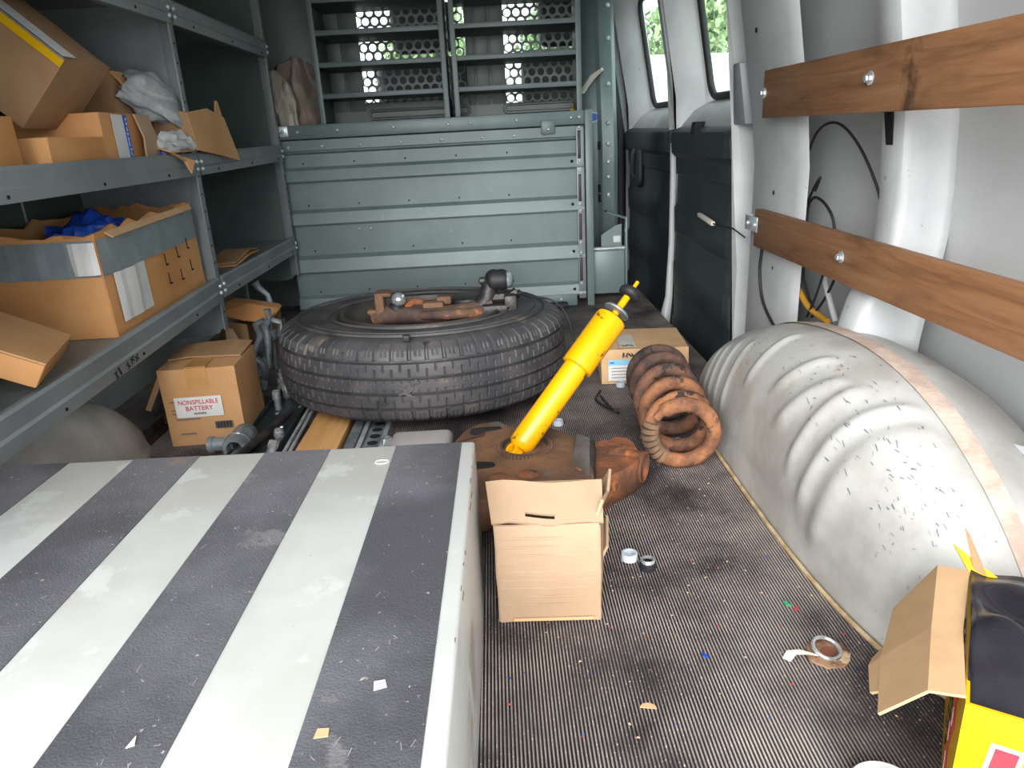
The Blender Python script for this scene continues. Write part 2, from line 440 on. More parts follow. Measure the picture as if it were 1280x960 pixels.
def build_arch(parent, mirror=False):
    cy, b, a_in, a_out, c, xc = 1.23, .60, .163, .125, .300, .618
    # raised ribs: (Y at the low end, Y at the high end, v low, v high, half width)
    ribs = [(.955, .885, .07, .70, .024), (1.012, .935, .12, .70, .015), (1.068, 1.01, .18, .58, .014), (1.145, 1.05, .25, .56, .018), (1.20, 1.12, .34, .60, .013), (1.325, 1.28, .30, .62, .011), (1.43, 1.41, .14, .50, .009), (1.49, 1.475, .14, .48, .008), (1.545, 1.535, .14, .46, .008), (1.60, 1.59, .14, .44, .008)]
    n_e, m_e = 3.0, 2.3
    def surf(u, v):
        # u: along Y, v: 0 at the inner foot .. 1 at the outer edge (next to the skin)
        y = cy - b + 2*b*(.5-.5*math.cos(PI*u)) if False else cy - b*math.cos(PI*u)
        dy = min(1, abs(y-cy)/b)
        s_y = max(0, 1-dy**n_e)              # left over
        w_in = a_in*s_y**(1/n_e)
        dz_ = min(1, (y-1.14)/.69 if y > 1.14 else (1.14-y)/.51)
        ztop = c*max(0, 1-dz_**2.1)**.72
        if v < .75:
            t = v/.75*PI/2
            dx = w_in*(math.cos(t)**(2/n_e)) ; z = ztop*(math.sin(t)**(2/m_e))
            x = xc-dx
        else:
            t = (v-.75)/.25
            x = xc+a_out*t*(.5+.5*s_y); z = ztop*(1-.14*t*t)
            t = PI/2
        # raised ribs run from low on the side to just short of the seam
        h = 0
        for yl, yu, va, vb, wd in ribs:
            if va-.05 < v < vb+.05:
                q = (y-(yl+(yu-yl)*(v-va)/(vb-va)))/wd
                if abs(q) < 2.5:
                    e = max(0, min(1, (v-va+.05)/.10))*max(0, min(1, (vb+.05-v)/.10))
                    h += math.exp(-q*q*1.1)*e*e*(3-2*e)*min(1, wd/.014)
        h *= (.0075 if not mirror else .002)
        tt = min(1, v/.75)*PI/2
        x -= h*math.cos(tt); z += h*math.sin(tt)
        # a shallow flange along the floor on the inner side
        if v < .06: x -= .006*(1-v/.06)
        # dents
        z += .0025*noise.noise(Vector((x*9, y*9, 3)))*(1 if z > .03 else 0)
        return Vector((x, y, z))
    nu, nv = 260, 84
    g = G(); g.grid(surf, nu, nv)
    M = None
    if mirror: M = Matrix(((-1, 0, 0, -.345), (0, 1, 0, -.17), (0, 0, 1, 0), (0, 0, 0, 1)))
    ar = g.build('wheel_arch', M_arch, parent, smooth=60, M=M)
    tag(ar, 'scuffed white wheel arch with raised ribs' if not mirror else 'white wheel arch below the shelving')
    if not mirror:
        g = G()
        def seam(u, v):
            p = surf(.06+.72*u, .735+.05*v)
            return Vector((p.x, p.y, p.z+.0022+.0012*noise.noise(p*60)))
        g.grid(seam, 120, 6)
        g.build('seam_sealer', M_seal, ar, smooth=60)
        g = G()
        g.tube([surf(u, .0)+Vector((-.006, 0, .003)) for u in [.08+.84*i/60 for i in range(61)]], .004, 6)
        g.build('floor_sealant', mat('yellowed_sealant', '#a58c66', '#c0aa88', 40, .8, bump=.3), ar, smooth=60)
        # paint scrapes are thin proud smears of dark transfer
        g = G()
        rnd = random.Random(3)
        for _ in range(170):
            cu, cv_ = rnd.choice([(.40, .50), (.32, .35), (.30, .55), (.45, .62), (.25, .42), (.36, .42), (.6, .5), (.22, .6)])
            u = cu+rnd.gauss(0, .06); v = cv_+rnd.gauss(0, .06)
            if not (.1 < u < .9 and .1 < v < .72): continue
            L = rnd.uniform(.0006, .003); wv = rnd.uniform(.0006, .0022)
            dv = rnd.uniform(-.006, .006)
            ps = [surf(u-L, v-dv), surf(u+L, v+dv), surf(u+L, v+dv+wv*2), surf(u-L, v-dv+wv*2)]
            ps = [p+Vector((-.0012, 0, .0016)) for p in ps]
            g.add(ps, [(0, 1, 2, 3)])
        g.build('paint_scuffs', mat('dark_scuff', '#4d5166', '#70727c', 50, .7), ar)['kind'] = 'stuff'
    return ar
build_arch(WR)
build_arch(bpy.data.objects['wall_left'], True)
# white gusset plate at the rear of the arch
g = G()
M = Matrix(((.35, 0, .937, .672), (-.937, 0, .35, .935), (0, 1, 0, 0), (0, 0, 0, 1)))
g.prism([(0, .225), (.30, .262), (.30, -.02), (.06, -.02), (.045, .10)], M, -.002, .002)
gp = g.build('gusset_plate', M_white, WR, bevel=.0015)
for (u, v, r) in ((.075, .205, .012), (.075, .135, .009)):
    g = G(); g.lathe([(0, 0), (r, 0), (r, .006), (0, .006)], 14, M @ Matrix.Translation((u, v, -.0036)) @ Matrix.Diagonal((1, 1.5, 1, 1)))
    g.build('plate_hole', M_hole, gp)

# ---- side doors
def build_door(name, label, y0, y1, win, handle):
    root = thing(name, label, None, kind='structure')
    xi, xo = .672, .80
    # painted frame: four deep members round the window, plus the lower shell
    g = G()
    wy0, wy1, wz0 = win
    def member(ya, yb, za, zb, yc, yd, zc, zd, n=1):
        # inner rectangle edge (ya..yb, za..zb) on xi ; towards glass (yc..yd, zc..zd) on xo
        pass
    def pt(x, y, z): return (x+lean(z), y, z)
    Z0, Z1, zt = -.24, 1.30, 1.18
    # inner face as ring of quads round the window opening at xi, and reveal to the glass at xo-.02
    oi = [(y0, Z0), (y1, Z0), (y1, Z1), (y0, Z1)]
    ri = [(wy0-.05, wz0-.085), (wy1+.05, wz0-.085), (wy1+.05, zt+.05), (wy0-.05, zt+.05)]
    rg = [(wy0, wz0), (wy1, wz0), (wy1, zt), (wy0, zt)]
    def ring(P, Q, xp, xq, n=6):
        for i in range(4):
            j = (i+1) % 4
            for k in range(n):
                a, b = k/n, (k+1)/n
                p0 = [P[i][q]+(P[j][q]-P[i][q])*a for q in (0, 1)]; p1 = [P[i][q]+(P[j][q]-P[i][q])*b for q in (0, 1)]
                q0 = [Q[i][q]+(Q[j][q]-Q[i][q])*a for q in (0, 1)]; q1 = [Q[i][q]+(Q[j][q]-Q[i][q])*b for q in (0, 1)]
                g.add([pt(xp, *p0), pt(xp, *p1), pt(xq, *q1), pt(xq, *q0)], [(0, 1, 2, 3)])
    rm = [((p[0]*.35+q[0]*.65), (p[1]*.35+q[1]*.65)) for p, q in zip(ri, rg)]
    ring(oi, ri, xi, xi); ring(ri, rm, xi, xi+.05); ring(rm, rg, xi+.05, xo-.015)
    ring(oi, rg, xo+.01, xo-.01)
    for i in range(4):
        j = (i+1) % 4
        for k in range(6):
            a, b = k/6, (k+1)/6
            p0 = [oi[i][q]+(oi[j][q]-oi[i][q])*a for q in (0, 1)]; p1 = [oi[i][q]+(oi[j][q]-oi[i][q])*b for q in (0, 1)]
            g.add([pt(xi, *p0), pt(xi, *p1), pt(xo+.01, *p1), pt(xo+.01, *p0)], [(0, 1, 2, 3)])
    g.build('door_frame', M_white, root, smooth=50, merge=True)
    # gasket
    g = G()
    ys = [wy0, wy1]
    def rr(y0_, y1_, z0_, z1_, r, n=5):
        out = []
        for cx, cz, a0 in ((y1_-r, z0_+r, -PI/2), (y1_-r, z1_-r, 0), (y0_+r, z1_-r, PI/2), (y0_+r, z0_+r, PI)):
            for k in range(n+1): 
                a = a0+PI/2*k/n; out.append((cx+r*math.cos(a), cz+r*math.sin(a)))
        return out
    loop = rr(wy0+.008, wy1-.008, wz0+.008, zt-.008, .05)
    g.tube([pt(xo-.02, y, z) for y, z in loop], .012, 8, closed=True)
    g.build('window_gasket', M_black, root, smooth=60)
    g = G(); vs = [pt(xo-.018, y, z) for y, z in loop]; g.add(vs, [tuple(range(len(vs)))])
    g.build('pane', M_glass, root, solid=.004)
    # black lower trim panel with ledge and moulded steps
    g = G(); prof = [(xi+.005, .655), (.650, .650), (.630, .637), (.626, .620), (.630, .570), (.645, .555), (.648, .50), (.652, .495), (.652, .40), (.644, .385), (.646, .30), (.652, .29), (.652, .20), (.644, .185), (.646, .10), (.652, .09), (.652, 0), (.644, -.015), (.648, -.20), (xi+.005, -.20)]
    Mp = Matrix(((1, 0, 0, 0), (0, 0, 1, 0), (0, 1, 0, 0), (0, 0, 0, 1)))
    n = len(prof); e = .03
    vs = []
    for y, ins in ((y0+.012, .012), (y0+.03, 0), (y1-.03, 0), (y1-.012, .012)):
        vs += [(x+(ins if x < xi else 0), y, z) for x, z in prof]
    fs = [(i*n+j, i*n+j+1, (i+1)*n+j+1, (i+1)*n+j) for i in range(3) for j in range(n-1)] + [tuple(range(n)), tuple(range(3*n, 4*n))[::-1]]
    g.add(vs, fs)
    tp = g.build('trim_panel', M_dark, root, smooth=30)
    if handle:
        g = G(); M = Matrix(((0, 0, 1, .6425), (1, 0, 0, 0), (0, 1, 0, 0), (0, 0, 0, 1)))
        g.prism(rr(3.20, 3.42, .41, .615, .04), M, -.012, .004)
        h = g.build('handle_recess', M_black, tp, bevel=.004)
        g = G(); g.tube([(.628, 3.27, .57), (.618, 3.275, .55), (.618, 3.30, .47), (.628, 3.305, .45)], .009, 8); g.build('pull_handle', M_dark, h, smooth=60)
    else:
        g = G()
        g.hexa([(.628, 2.36, .60), (.66, 2.36, .60), (.66, 2.40, .60), (.628, 2.40, .60), (.628, 2.32, .668), (.66, 2.32, .668), (.66, 2.36, .668), (.628, 2.36, .668)])
        g.build('ledge_notch', M_black, tp, bevel=.003)
    return root
D2 = build_door('door_2', 'cargo side door with black trim, next to the white pillar', 2.0, 2.65, (2.06, 2.595, .735), False)
D1 = build_door('door_1', 'cargo side door with recessed handle, further from the pillar', 2.685, 3.56, (2.77, 3.50, .735), True)
g = G(); g.tube([(.645, 2.667, .60), (.648, 2.667, .50), (.648, 2.667, .25), (.642, 2.667, .05), (.625, 2.66, -.05), (.60, 2.64, -.14)], [.010, .011, .011, .014, .022, .03], 8)
g.build('edge_flange', M_white, D1, smooth=60)

# ---- B pillar, seal and cab
g = G()
pts = [(.80, 3.57), (.60, 3.57), (.56, 3.585), (.54, 3.62), (.54, 3.68), (.80, 3.70)]
vs = []; k = len(pts)
for i in range(9):
    z = -.1+1.45*i/8
    vs += [(x+lean(z)*.9, y, z) for x, y in pts]
g.add(vs, [(i*k+j, i*k+(j+1) % k, (i+1)*k+(j+1) % k, (i+1)*k+j) for i in range(8) for j in range(k)])
t3 = g.build('trim_3', mat('grey_pillar_trim', '#7d8287', '#868b90', 8, .55), smooth=40)
tag(t3, 'grey plastic pillar trim between bulkhead and side door', None, kind='structure')
g = G(); g.tube([(.612+lean(z)*.95, 3.545, z) for z in [-.1+i*.08 for i in range(19)]], .024, 8); g.build('rubber_seal', M_black, t3, smooth=60)

# ---- bulkhead with shelves' perforated back
def build_bulkhead():
    Y = 3.10
    g = G(); g.box((-1.08, Y, -.05), (.075, Y+.012, .805)); g.box((.075, Y, -.05), (.50, Y+.012, .775)); g.box((-1.08, Y+.008, .80), (-.49, Y+.014, 1.32)); g.box((-.075, Y+.008, .80), (.075, Y+.014, 1.32))
    wf = g.build('wall_front', M_perf)
    tag(wf, 'grey steel bulkhead with perforated panels behind the shelves', None, kind='structure')
    def perf(x0, x1, z0, z1, p, r):
        g = G(); rowh = p*math.sqrt(3)/2; nr = int((z1-z0)/rowh); nc = int((x1-x0)/p); N = 12
        for j in range(nr):
            for i in range(nc):
                cx = x0+p*(i+.5+(.5 if j % 2 else 0)); cz = z0+rowh*(j+.6)
                if cx+p/2 > x1+.001: continue
                o = []; h = []
                for q in range(N):
                    a = 2*PI*q/N+PI/6
                    # hexagon boundary at angle a (flat sides at 0, 60 ..)
                    aa = (a % (PI/3))-PI/6 if False else ((a+PI/6) % (PI/3))-PI/6
                    rh = (p/2)/math.cos(aa)
                    o.append((cx+rh*math.cos(a), cz+rh*math.sin(a))); h.append((cx+r*math.cos(a), cz+r*math.sin(a)))
                vs = [(x, Y, z) for x, z in o]+[(x, Y, z) for x, z in h]+[(x, Y+.004, z) for x, z in h]
                fs = [(q, (q+1) % N, N+(q+1) % N, N+q) for q in range(N)]+[(N+q, N+(q+1) % N, 2*N+(q+1) % N, 2*N+q) for q in range(N)]
                g.add(vs, fs)
        return g.build('perforated_panel', M_perf, wf)
    perf(-.49, -.075, .80, 1.32, .0355, .0140)
    perf(.075, .40, .775, 1.32, .0355, .0140)
    for x0, x1 in ((-1.08, -.62), (-.612, -.56), (-.552, -.49), (-.075, -.045), (-.038, .012), (.020, .075)):
        g = G(); g.box((x0, Y-.004, .775), (x1, Y+.012, 1.32)); g.build('stile', M_perf, wf, bevel=.002)
    # stamped oblong beads
    for x0, x1, z in ((-.46, -.09, .757), (.08, .36, .755)):
        loop = [(x0+.015*math.cos(a), z+.015*math.sin(a)) for a in [PI/2+PI*i/8 for i in range(9)]]+[(x1+.015*math.cos(a), z+.015*math.sin(a)) for a in [-PI/2+PI*i/8 for i in range(9)]]
        g = G(); g.tube([(x, Y, q) for x, q in loop], .006, 6, closed=True); g.build('stamped_bead', M_perf, wf, smooth=60)
    # wing beside the door
    g = G(); pr = [(.36, 0), (.44, 0), (.455, -.02), (.50, -.025), (.515, -.012), (.52, .02)]
    vs = [(x-.02*(z > 1), Y-.012+dy, z) for z in (-.05, .60, 1.32) for x, dy in pr]; k = len(pr)
    g.add(vs, [(i*k+j, i*k+j+1, (i+1)*k+j+1, (i+1)*k+j) for i in range(2) for j in range(k-1)])
    wg = g.build('wing', M_panel, wf, smooth=40, solid=.003)
    bolt = None
    for z in (1.105, .99, .825, .68, .60, .53, .47, .40):
        x = .477
        g = G()
        g.lathe([(0, .007), (.006, .0065), (.0095, .003), (.0095, 0)], 10, Matrix.Translation((x, Y-.037, z)) @ Matrix.Rotation(PI/2, 4, 'X'))
        if bolt is None: bolt = g.build('bolt', M_zinc, wf, smooth=50)
        else: g.build('bolt', M_zinc, wf, smooth=50)
    for z in (.60, .43, .39):
        g = G(); g.box((.437, Y-.03, z-.02), (.447, Y-.010, z+.012)); g.build('latch_slot', M_hole, wf, bevel=.002)
    # oval sticker: white rim, blue field, dark strokes
    M = Matrix(((1, 0, 0, .405), (0, 0, -1, Y-.0135), (0, 1, 0, .705), (0, 0, 0, 1)))
    g = G(); g.lathe([(0, 0), (.046, 0), (.046, .0012), (0, .0012)], 32, M @ Matrix.Diagonal((1, .46, 1, 1)))
    st = g.build('oval_sticker', M_paper, wf); tag(st, 'small blue and white oval sticker')
    g = G(); g.lathe([(0, .0012), (.041, .0012), (.041, .0018), (0, .0018)], 32, M @ Matrix.Diagonal((1, .42, 1, 1)))
    g.build('blue_field', M_blueink, st)
    g = G(); g.box((-.04, -.004, .0018), (.008, .004, .0024), M); g.box((-.03, -.0125, .0018), (.012, -.007, .0024), M)
    g.build('white_band', M_paper, st)
    g = G()
    for i in range(7): g.box((-.03+.006*i, -.0025, .0024), (-.0262+.006*i, .003+.001*(i % 3), .003), M)
    for i in range(6): g.box((-.024+.006*i, -.0115, .0024), (-.0205+.006*i, -.0085, .003), M)
    g.build('sticker_lettering', M_ink, st)
    return wf
WF = build_bulkhead()

def build_cab():
    r = thing('trim_4', 'van cab nose with windscreen seen through the perforated bulkhead', None, kind='structure')
    g = G(); g.box((-1.12, 4.25, -.1), (.80, 4.75, .56)); g.build('dashboard', M_dark, r, bevel=.06, seg=4)
    g = G(); g.add([(-1.0, 4.15, 1.30), (.66, 4.15, 1.30), (.74, 4.78, .56), (-1.08, 4.78, .56)], [(0, 1, 2, 3)]); g.build('windscreen', M_glass, r, solid=.006)
    for x0, x1 in ((-1.0, -1.08), (.66, .74)):
        g = G(); g.tube([(x0, 4.13, 1.32), ((x0+x1)/2, 4.46, .94), (x1, 4.80, .55)], .045, 8); g.build('windscreen_pillar', M_white, r, smooth=60)
    for x in (-1.10, .78):
        g = G(); g.box((x-.03, 3.68, -.1), (x+.03, 4.8, .66)); g.build('cab_door', M_white, r, bevel=.01)
build_cab()
def seat(x, lab):
    r = thing('cab_seat', lab, 'seat', (x, 3.86, -.08), group='cab seats')
    g = G(); g.box((-.25, -.05, .0), (.25, .42, .38)); g.build('seat_cushion', M_dark, r, bevel=.05, seg=3)
    g = G(); g.box((-.24, -.12, .34), (.24, .02, 1.10)); g.build('backrest', M_dark, r, bevel=.05, seg=3)
    g = G(); g.box((-.15, -.11, 1.12), (.15, 0, 1.34)); g.build('headrest', M_dark, r, bevel=.04, seg=3)
seat(-.29, 'dark cab seat behind the bulkhead on the shelving side')
seat(.41, 'dark cab seat behind the bulkhead on the door side')

# ================================================================== FIXED FURNITURE
# ---- steel shelving along the left side: two bays
def hexbolt_mesh():
    g = G(); g.lathe([(0, .006), (.0035, .006), (.0058, .0035), (.0058, 0)], 10)
    o = g.build('bolt', M_zinc, None, smooth=50); me = o.data; bpy.data.objects.remove(o); return me
BOLT = hexbolt_mesh()
def bolt(parent, loc, rot):
    o = bpy.data.objects.new('bolt', BOLT); C.objects.link(o); o.parent = parent; o.location = loc; o.rotation_euler = rot; return o
def dot(parent, loc, axis, r=.004):
    g = G(); p = Vector(loc); d = Vector(axis)*.002
    g.cyl(p-d*.5, p+d*.5, r, 8); return g.build('hole', M_hole, parent)
XF, XB = -.766, -1.078
def shelving(lab, y0, y1, shelves, ends, zb=.17):
    r = thing('steel_shelving', lab, 'shelving', ((XF+XB)/2, (y0+y1)/2, 0), group='steel shelving bays')
    o = r.location
    def L(p): return (p[0]-o.x, p[1]-o.y, p[2]-o.z)
    class GG(G):
        pass
    def B(name, a, b, m, bev=.0015, parent=None):
        g = G(); g.box(L(a), L(b)); return g.build(name, m, parent or r, bevel=bev)
    bp = B('back_panel', (XB-.004, y0, zb), (XB, y1, 1.30), M_steel_d, 0)
    # pressed vertical beads on the back panel
    n = max(2, int((y1-y0)/.22))
    for i in range(1, n):
        y = y0+(y1-y0)*i/n
        g = G(); g.tube([L((XB, y, .2)), L((XB, y, 1.28))], .0035, 6); g.build('pressed_bead', M_steel, bp, smooth=60)
    for y in ends:
        pts = [(XB, .96*zb), (XF-.05, zb), (XF-.022, zb+.008), (XF-.008, zb+.03), (XF-.006, 1.30), (XB, 1.30)]
        M = Matrix(((1, 0, 0, -o.x), (0, 0, 1, y-o.y), (0, 1, 0, 0), (0, 0, 0, 1)))
        g = G(); g.prism(pts, M, -.0015, .0015)
        e = g.build('end_panel', M_steel_d if y > 2.5 else M_steel, r)
        # front upright: folded angle with punched holes
        g = G(); g.box(L((XF-.028, y-.003, zb+.02)), L((XF+.004, y-.0015, 1.30))); g.box(L((XF, y-.022, zb+.02)), L((XF+.004, y+.006, 1.30)))
        u = g.build('upright', M_steel, r, bevel=.001)
        for i in range(24):
            z = .24+i*.045
            dot(u, L((XF+.0042, y-.009, z)), (1, 0, 0), .003)
    for (za, zb_, h) in shelves:          # surface height at both ends, lip height
        g = G()
        def P(x, y, dz): 
            t = (y-y0)/(y1-y0); return L((x, y, za+(zb_-za)*t+dz))
        ya, yb = y0+.004, y1-.004
        prof = [(XB, -.014), (XB, 0), (XF-.012, 0), (XF-.006, .010), (XF+.004, .010), (XF+.007, .004), (XF+.0045, -h*.45), (XF+.008, -h*.55), (XF+.006, -h), (XF-.012, -h), (XF-.012, -h+.003), (XF+.001, -h+.004), (XF-.002, -.003), (XB, -.003)][1:]
        k = len(prof)
        vs = [P(x, y, dz) for y in (ya, yb) for x, dz in prof]
        g.add(vs, [(j, (j+1) % k, k+(j+1) % k, k+j) for j in range(k)]+[tuple(range(k)), tuple(range(k, 2*k))[::-1]])
        sh = g.build('shelf', M_steel, r, smooth=20)
        for i in range(int((y1-y0)/.3)+1):
            y = ya+.12+i*.3
            if y < yb-.03: dot(sh, P(XF+.0075, y, -h*.78), (1, 0, 0), .0035)
        for yy in (ya-.006, yb-.014):
            for dz in (-.012, -.030):
                bolt(sh, P(XF+.009, yy, dz), (0, PI/2, 0))
    return r
S1 = shelving('long grey steel shelving bay loaded with cardboard boxes', .46, 1.975, [(.275, .325, .056), (.648, .648, .046), (.995, 1.005, .046)], [.462, 1.978])
S2 = shelving('short grey steel shelving bay next to the steel barrier', 1.99, 2.785, [(.325, .325, .05), (.648, .655, .046), (1.005, 1.0, .046)], [2.782], .17)
# dark pen marks on the lower lip
g = G()
for i, (y, z) in enumerate([(1.36, .258), (1.375, .262), (1.41, .262), (1.43, .268), (1.45, .266)]):
    for k in range(2):
        a = random.uniform(-.6, .6)
        M = Matrix.Translation((XF+.0088, y, z)) @ Matrix.Rotation(a+k*1.2, 4, 'X')
        g.box((0, -.0015, -.009), (.0006, .0015, .009), M)
o = g.build('pen_marks', M_ink, S1); o.matrix_parent_inverse = Matrix.Translation(-S1.location)

# ---- two shelf cabinets on the bulkhead
M_steelc = mat('cabinet_grey_enamel', '#616d6e', '#6c7879', 3, .45, metal=.15)
def shelf_cabinet(x0, x1, lab, wl):
    r = thing('shelf_cabinet', lab, 'shelving', ((x0+x1)/2, 2.96, .45), group='shelf cabinets on the bulkhead')
    o = r.location
    def B(name, a, b, m, bev=.0012):
        g = G(); g.box(tuple(Vector(a)-o), tuple(Vector(b)-o)); return g.build(name, m, r, bevel=bev)
    ya, yb = 2.845, 3.094
    for xs, s in ((x0, 1), (x1, -1)):
        B('side_panel', (min(xs, xs+s*.003), ya, .45), (max(xs, xs+s*.003), yb, 1.30), M_steel_d)
        B('stile', (min(xs, xs+s*wl), ya-.006, .45), (max(xs, xs+s*wl), ya-.001, 1.30), M_steelc)
    for i in range(8):
        z = .50+.1045*i
        B('shelf', (x0+.004, ya+.001, z), (x1-.004, yb-.004, z+.003), M_steel_d)
        B('shelf_lip', (x0+.004, ya-.004, z), (x1-.004, ya, z+.017), M_steelc)
    return r
shelf_cabinet(-.618, -.142, 'open steel shelf cabinet beside the bundled cloth', .019)
shelf_cabinet(-.122, .346, 'open steel shelf cabinet beside the blue oval sticker', .019)

# ---- folded steel barrier across the van
def barrier():
    r = thing('steel_barrier', 'green-grey ribbed steel barrier panel across the van behind the wheel', 'barrier', (-.21, 2.82, 0))
    x0, x1 = -.785, .345
    def lx(x): return x+.21
    bounds = [.675, .528, .370, .188, .045]
    for i in range(4):
        zt, zb = bounds[i], bounds[i+1]
        h = zt-zb
        prof = [(.004, zt+.004), (.002, zb+h*.36), (-.012, zb+h*.28), (-.020, zb+.004), (-.016, zb-.002), (.006, zb), (.010, zt+.004)]
        if i == 0: prof = [(-.002, zt), (-.002, zt-.035), (-.010, zt-.040), (-.010, zt-.042), (.002, zt-.05)] + prof[1:]
        vs = [(lx(x), y, z) for x in (x0+.004*i*0, x1) for y, z in prof]; k = len(prof)
        g = G(); g.add(vs, [(j, (j+1) % k, k+(j+1) % k, k+j) for j in range(k)]+[tuple(range(k)), tuple(range(k, 2*k))[::-1]])
        p = g.build('plank', M_panel, r, smooth=20)
        for q in range(5):
            dot(p, (lx(-.70+.19*q), .0022, zb+h*.45), (0, 1, 0), .0035)
        if i < 4: dot(p, (lx(.30), -.0175, zb+h*.16), (0, 1, 0), .006)
    g = G(); g.box((lx(x0), -.016, .680), (lx(.352), .012, .728))
    tr = g.build('top_rail', M_panel, r, bevel=.003)
    for x in (-.70, -.555, -.35, -.15, -.07, .10, .30, .33): bolt(tr, (lx(x), -.016, .705), (PI/2, 0, 0))
    for x in (-.745, -.62, -.48, -.33, -.18, -.03, .09, .20): bolt(r, (lx(x), -.002, .652), (PI/2, 0, 0))
    for x in (-.52, -.475): bolt(r, (lx(x), -.001, .345), (PI/2, 0, 0))
    g = G(); g.box((lx(-.790), -.022, .690), (lx(-.733), -.015, .728))
    lb = g.build('corner_bracket', M_zinc, r, bevel=.004)
    bolt(lb, (lx(-.763), -.022, .709), (PI/2, 0, 0)); bolt(lb, (lx(-.752), -.022, .709), (PI/2, 0, 0))
    g = G(); g.box((lx(.19), -.021, .652), (lx(.24), -.015, .70)); tb = g.build('latch_tab', M_panel, r, bevel=.006)
    bolt(tb, (lx(.215), -.021, .668), (PI/2, 0, 0))
    # slotted hinge strips down the door side edge
    g = G(); g.box((lx(.318), -.018, .03), (lx(.346), -.0145, .67)); hs = g.build('hinge_strip', M_steel, r, bevel=.001)
    for z in (.61, .455, .31, .15):
        g = G(); g.box((lx(.322), -.0195, z-.05), (lx(.334), -.0178, z+.05)); g.build('strip_slot', M_darksteel, hs, bevel=.001)
        bolt(hs, (lx(.328), -.018, z-.06), (PI/2, 0, 0)); bolt(hs, (lx(.328), -.018, z+.06), (PI/2, 0, 0))
    g = G(); g.box((lx(.350), -.024, .0), (lx(.378), .010, .73)); g.build('post', M_panel, r, bevel=.003)
    # foot bracket under the panel
    g = G(); g.box((lx(.16), -.018, .002), (lx(.31), -.004, .05)); fb = g.build('foot_bracket', M_panel, r, bevel=.003)
    bolt(fb, (lx(.245), -.018, .03), (PI/2, 0, 0)); bolt(fb, (lx(.325), -.018, .05), (PI/2, 0, 0))
    g = G(); g.box((lx(.20), -.06, .0), (lx(.27), -.02, .022)); g.build('floor_catch', M_black, r, bevel=.005)
    # step frame beside the post
    g = G(); g.box((lx(.380), .02, .035), (lx(.505), .030, .205)); g.build('side_plate', M_panel, r, bevel=.002)
    g = G(); g.tube([(lx(.380), .015, .215), (lx(.505), .015, .215)], .008, 8); g.build('round_rail', M_zinc, r, smooth=60)
    g = G(); g.box((lx(.503), -.01, .03), (lx(.510), .03, .335)); g.build('flat_upright', M_panel, r, bevel=.001)
    g = G(); g.hexa([(lx(.43), -.005, .355), (lx(.507), -.005, .325), (lx(.507), .05, .325), (lx(.43), .05, .355), (lx(.43), -.005, .362), (lx(.51), -.005, .332), (lx(.51), .05, .332), (lx(.43), .05, .362)])
    g.build('top_strip', M_steel_d, r)
    M = Matrix(((1, 0, 0, .21), (0, 0, 1, .036), (0, 1, 0, 0), (0, 0, 0, 1)))
    g = G(); g.prism([(.415, .22), (.495, .22), (.495, .305), (.47, .30), (.415, .265)], M, -.002, .002); g.build('gusset', M_panel, r)
    g = G(); g.box((lx(.46), .022, .235), (lx(.49), .032, .262)); g.build('white_block', M_paper, r, bevel=.004)
    bolt(r, (lx(.502), .0, .285), (0, PI/2, 0))
    return r
barrier()

# ---- boards screwed to the right wall
def wall_board(lab, x, y0, y1, z0, z1, bolts, m=M_board):
    r = thing('wooden_board', lab, 'board', (x, (y0+y1)/2, (z0+z1)/2), group='boards on the van side')
    g = G(); a, b = (y1-y0)/2, (z1-z0)/2
    g.box((-.0095, -a, -b), (.0095, a, b))
    g.build('plank', m, r, bevel=.002)
    for y in bolts:
        M = Matrix.Translation((-.0095, y-(y0+y1)/2, .003)) @ Matrix.Rotation(-PI/2, 4, 'Y')
        g = G(); g.lathe([(0, .002), (.011, .002), (.011, 0)], 16, M); w_ = g.build('washer', M_zinc, r, smooth=40)
        g = G(); g.lathe([(0, .010), (.0055, .010), (.0065, .008), (.0065, .002)], 6, M); g.build('hex_bolt', M_bright, w_)
    return r
wall_board('upper stained wooden board bolted across the van ribs', .632, .42, 1.737, .668, .768, [1.25, 1.728], M_board_s)
wb = wall_board('lower stained wooden board bolted across the van ribs', .652, .42, 1.800, .368, .458, [1.33])
g = G(); g.box((.0, -.025, 0), (.002, .06, .036)); g.box((.002, .0575, 0), (.0205, .06, .036))
lb = g.build('angle_bracket', M_zinc, wb, bevel=.0006); lb.location = (-.0118, .690, -.010)
for y in (.035, -.013): bolt(lb, (0, y, .018), (0, -PI/2, 0))

# ---- loose wiring behind the boards
def wire(name, lab, pts, r, m, grp='loose wires on the van side', cat='wire', n=10):
    # smooth the polyline
    P = [Vector(p) for p in pts]; out = []
    for i in range(len(P)-1):
        p0, p1, p2, p3 = P[max(0, i-1)], P[i], P[i+1], P[min(len(P)-1, i+2)]
        for k in range(n):
            t = k/n
            out.append(.5*((2*p1)+(p2-p0)*t+(2*p0-5*p1+4*p2-p3)*t*t+(3*p1-p0-3*p2+p3)*t**3))
    out.append(P[-1])
    g = G(); g.tube(out, r, 8)
    o = g.build(name, m, None, smooth=60)
    return tag(o, lab, cat, grp)
M_wirebr = mat('brown_black_wire', '#3a2f2e', '#2a2224', 20, .5)
wire('cable_loop', 'tall thin brown cable loop on the grey van skin', [(.735, 1.74, .30), (.735, 1.735, .442), (.730, 1.742, .526), (.722, 1.673, .625), (.720, 1.579, .652), (.722, 1.484, .618), (.73, 1.402, .54), (.74, 1.369, .461), (.755, 1.36, .38)], .0028, M_wirebr)
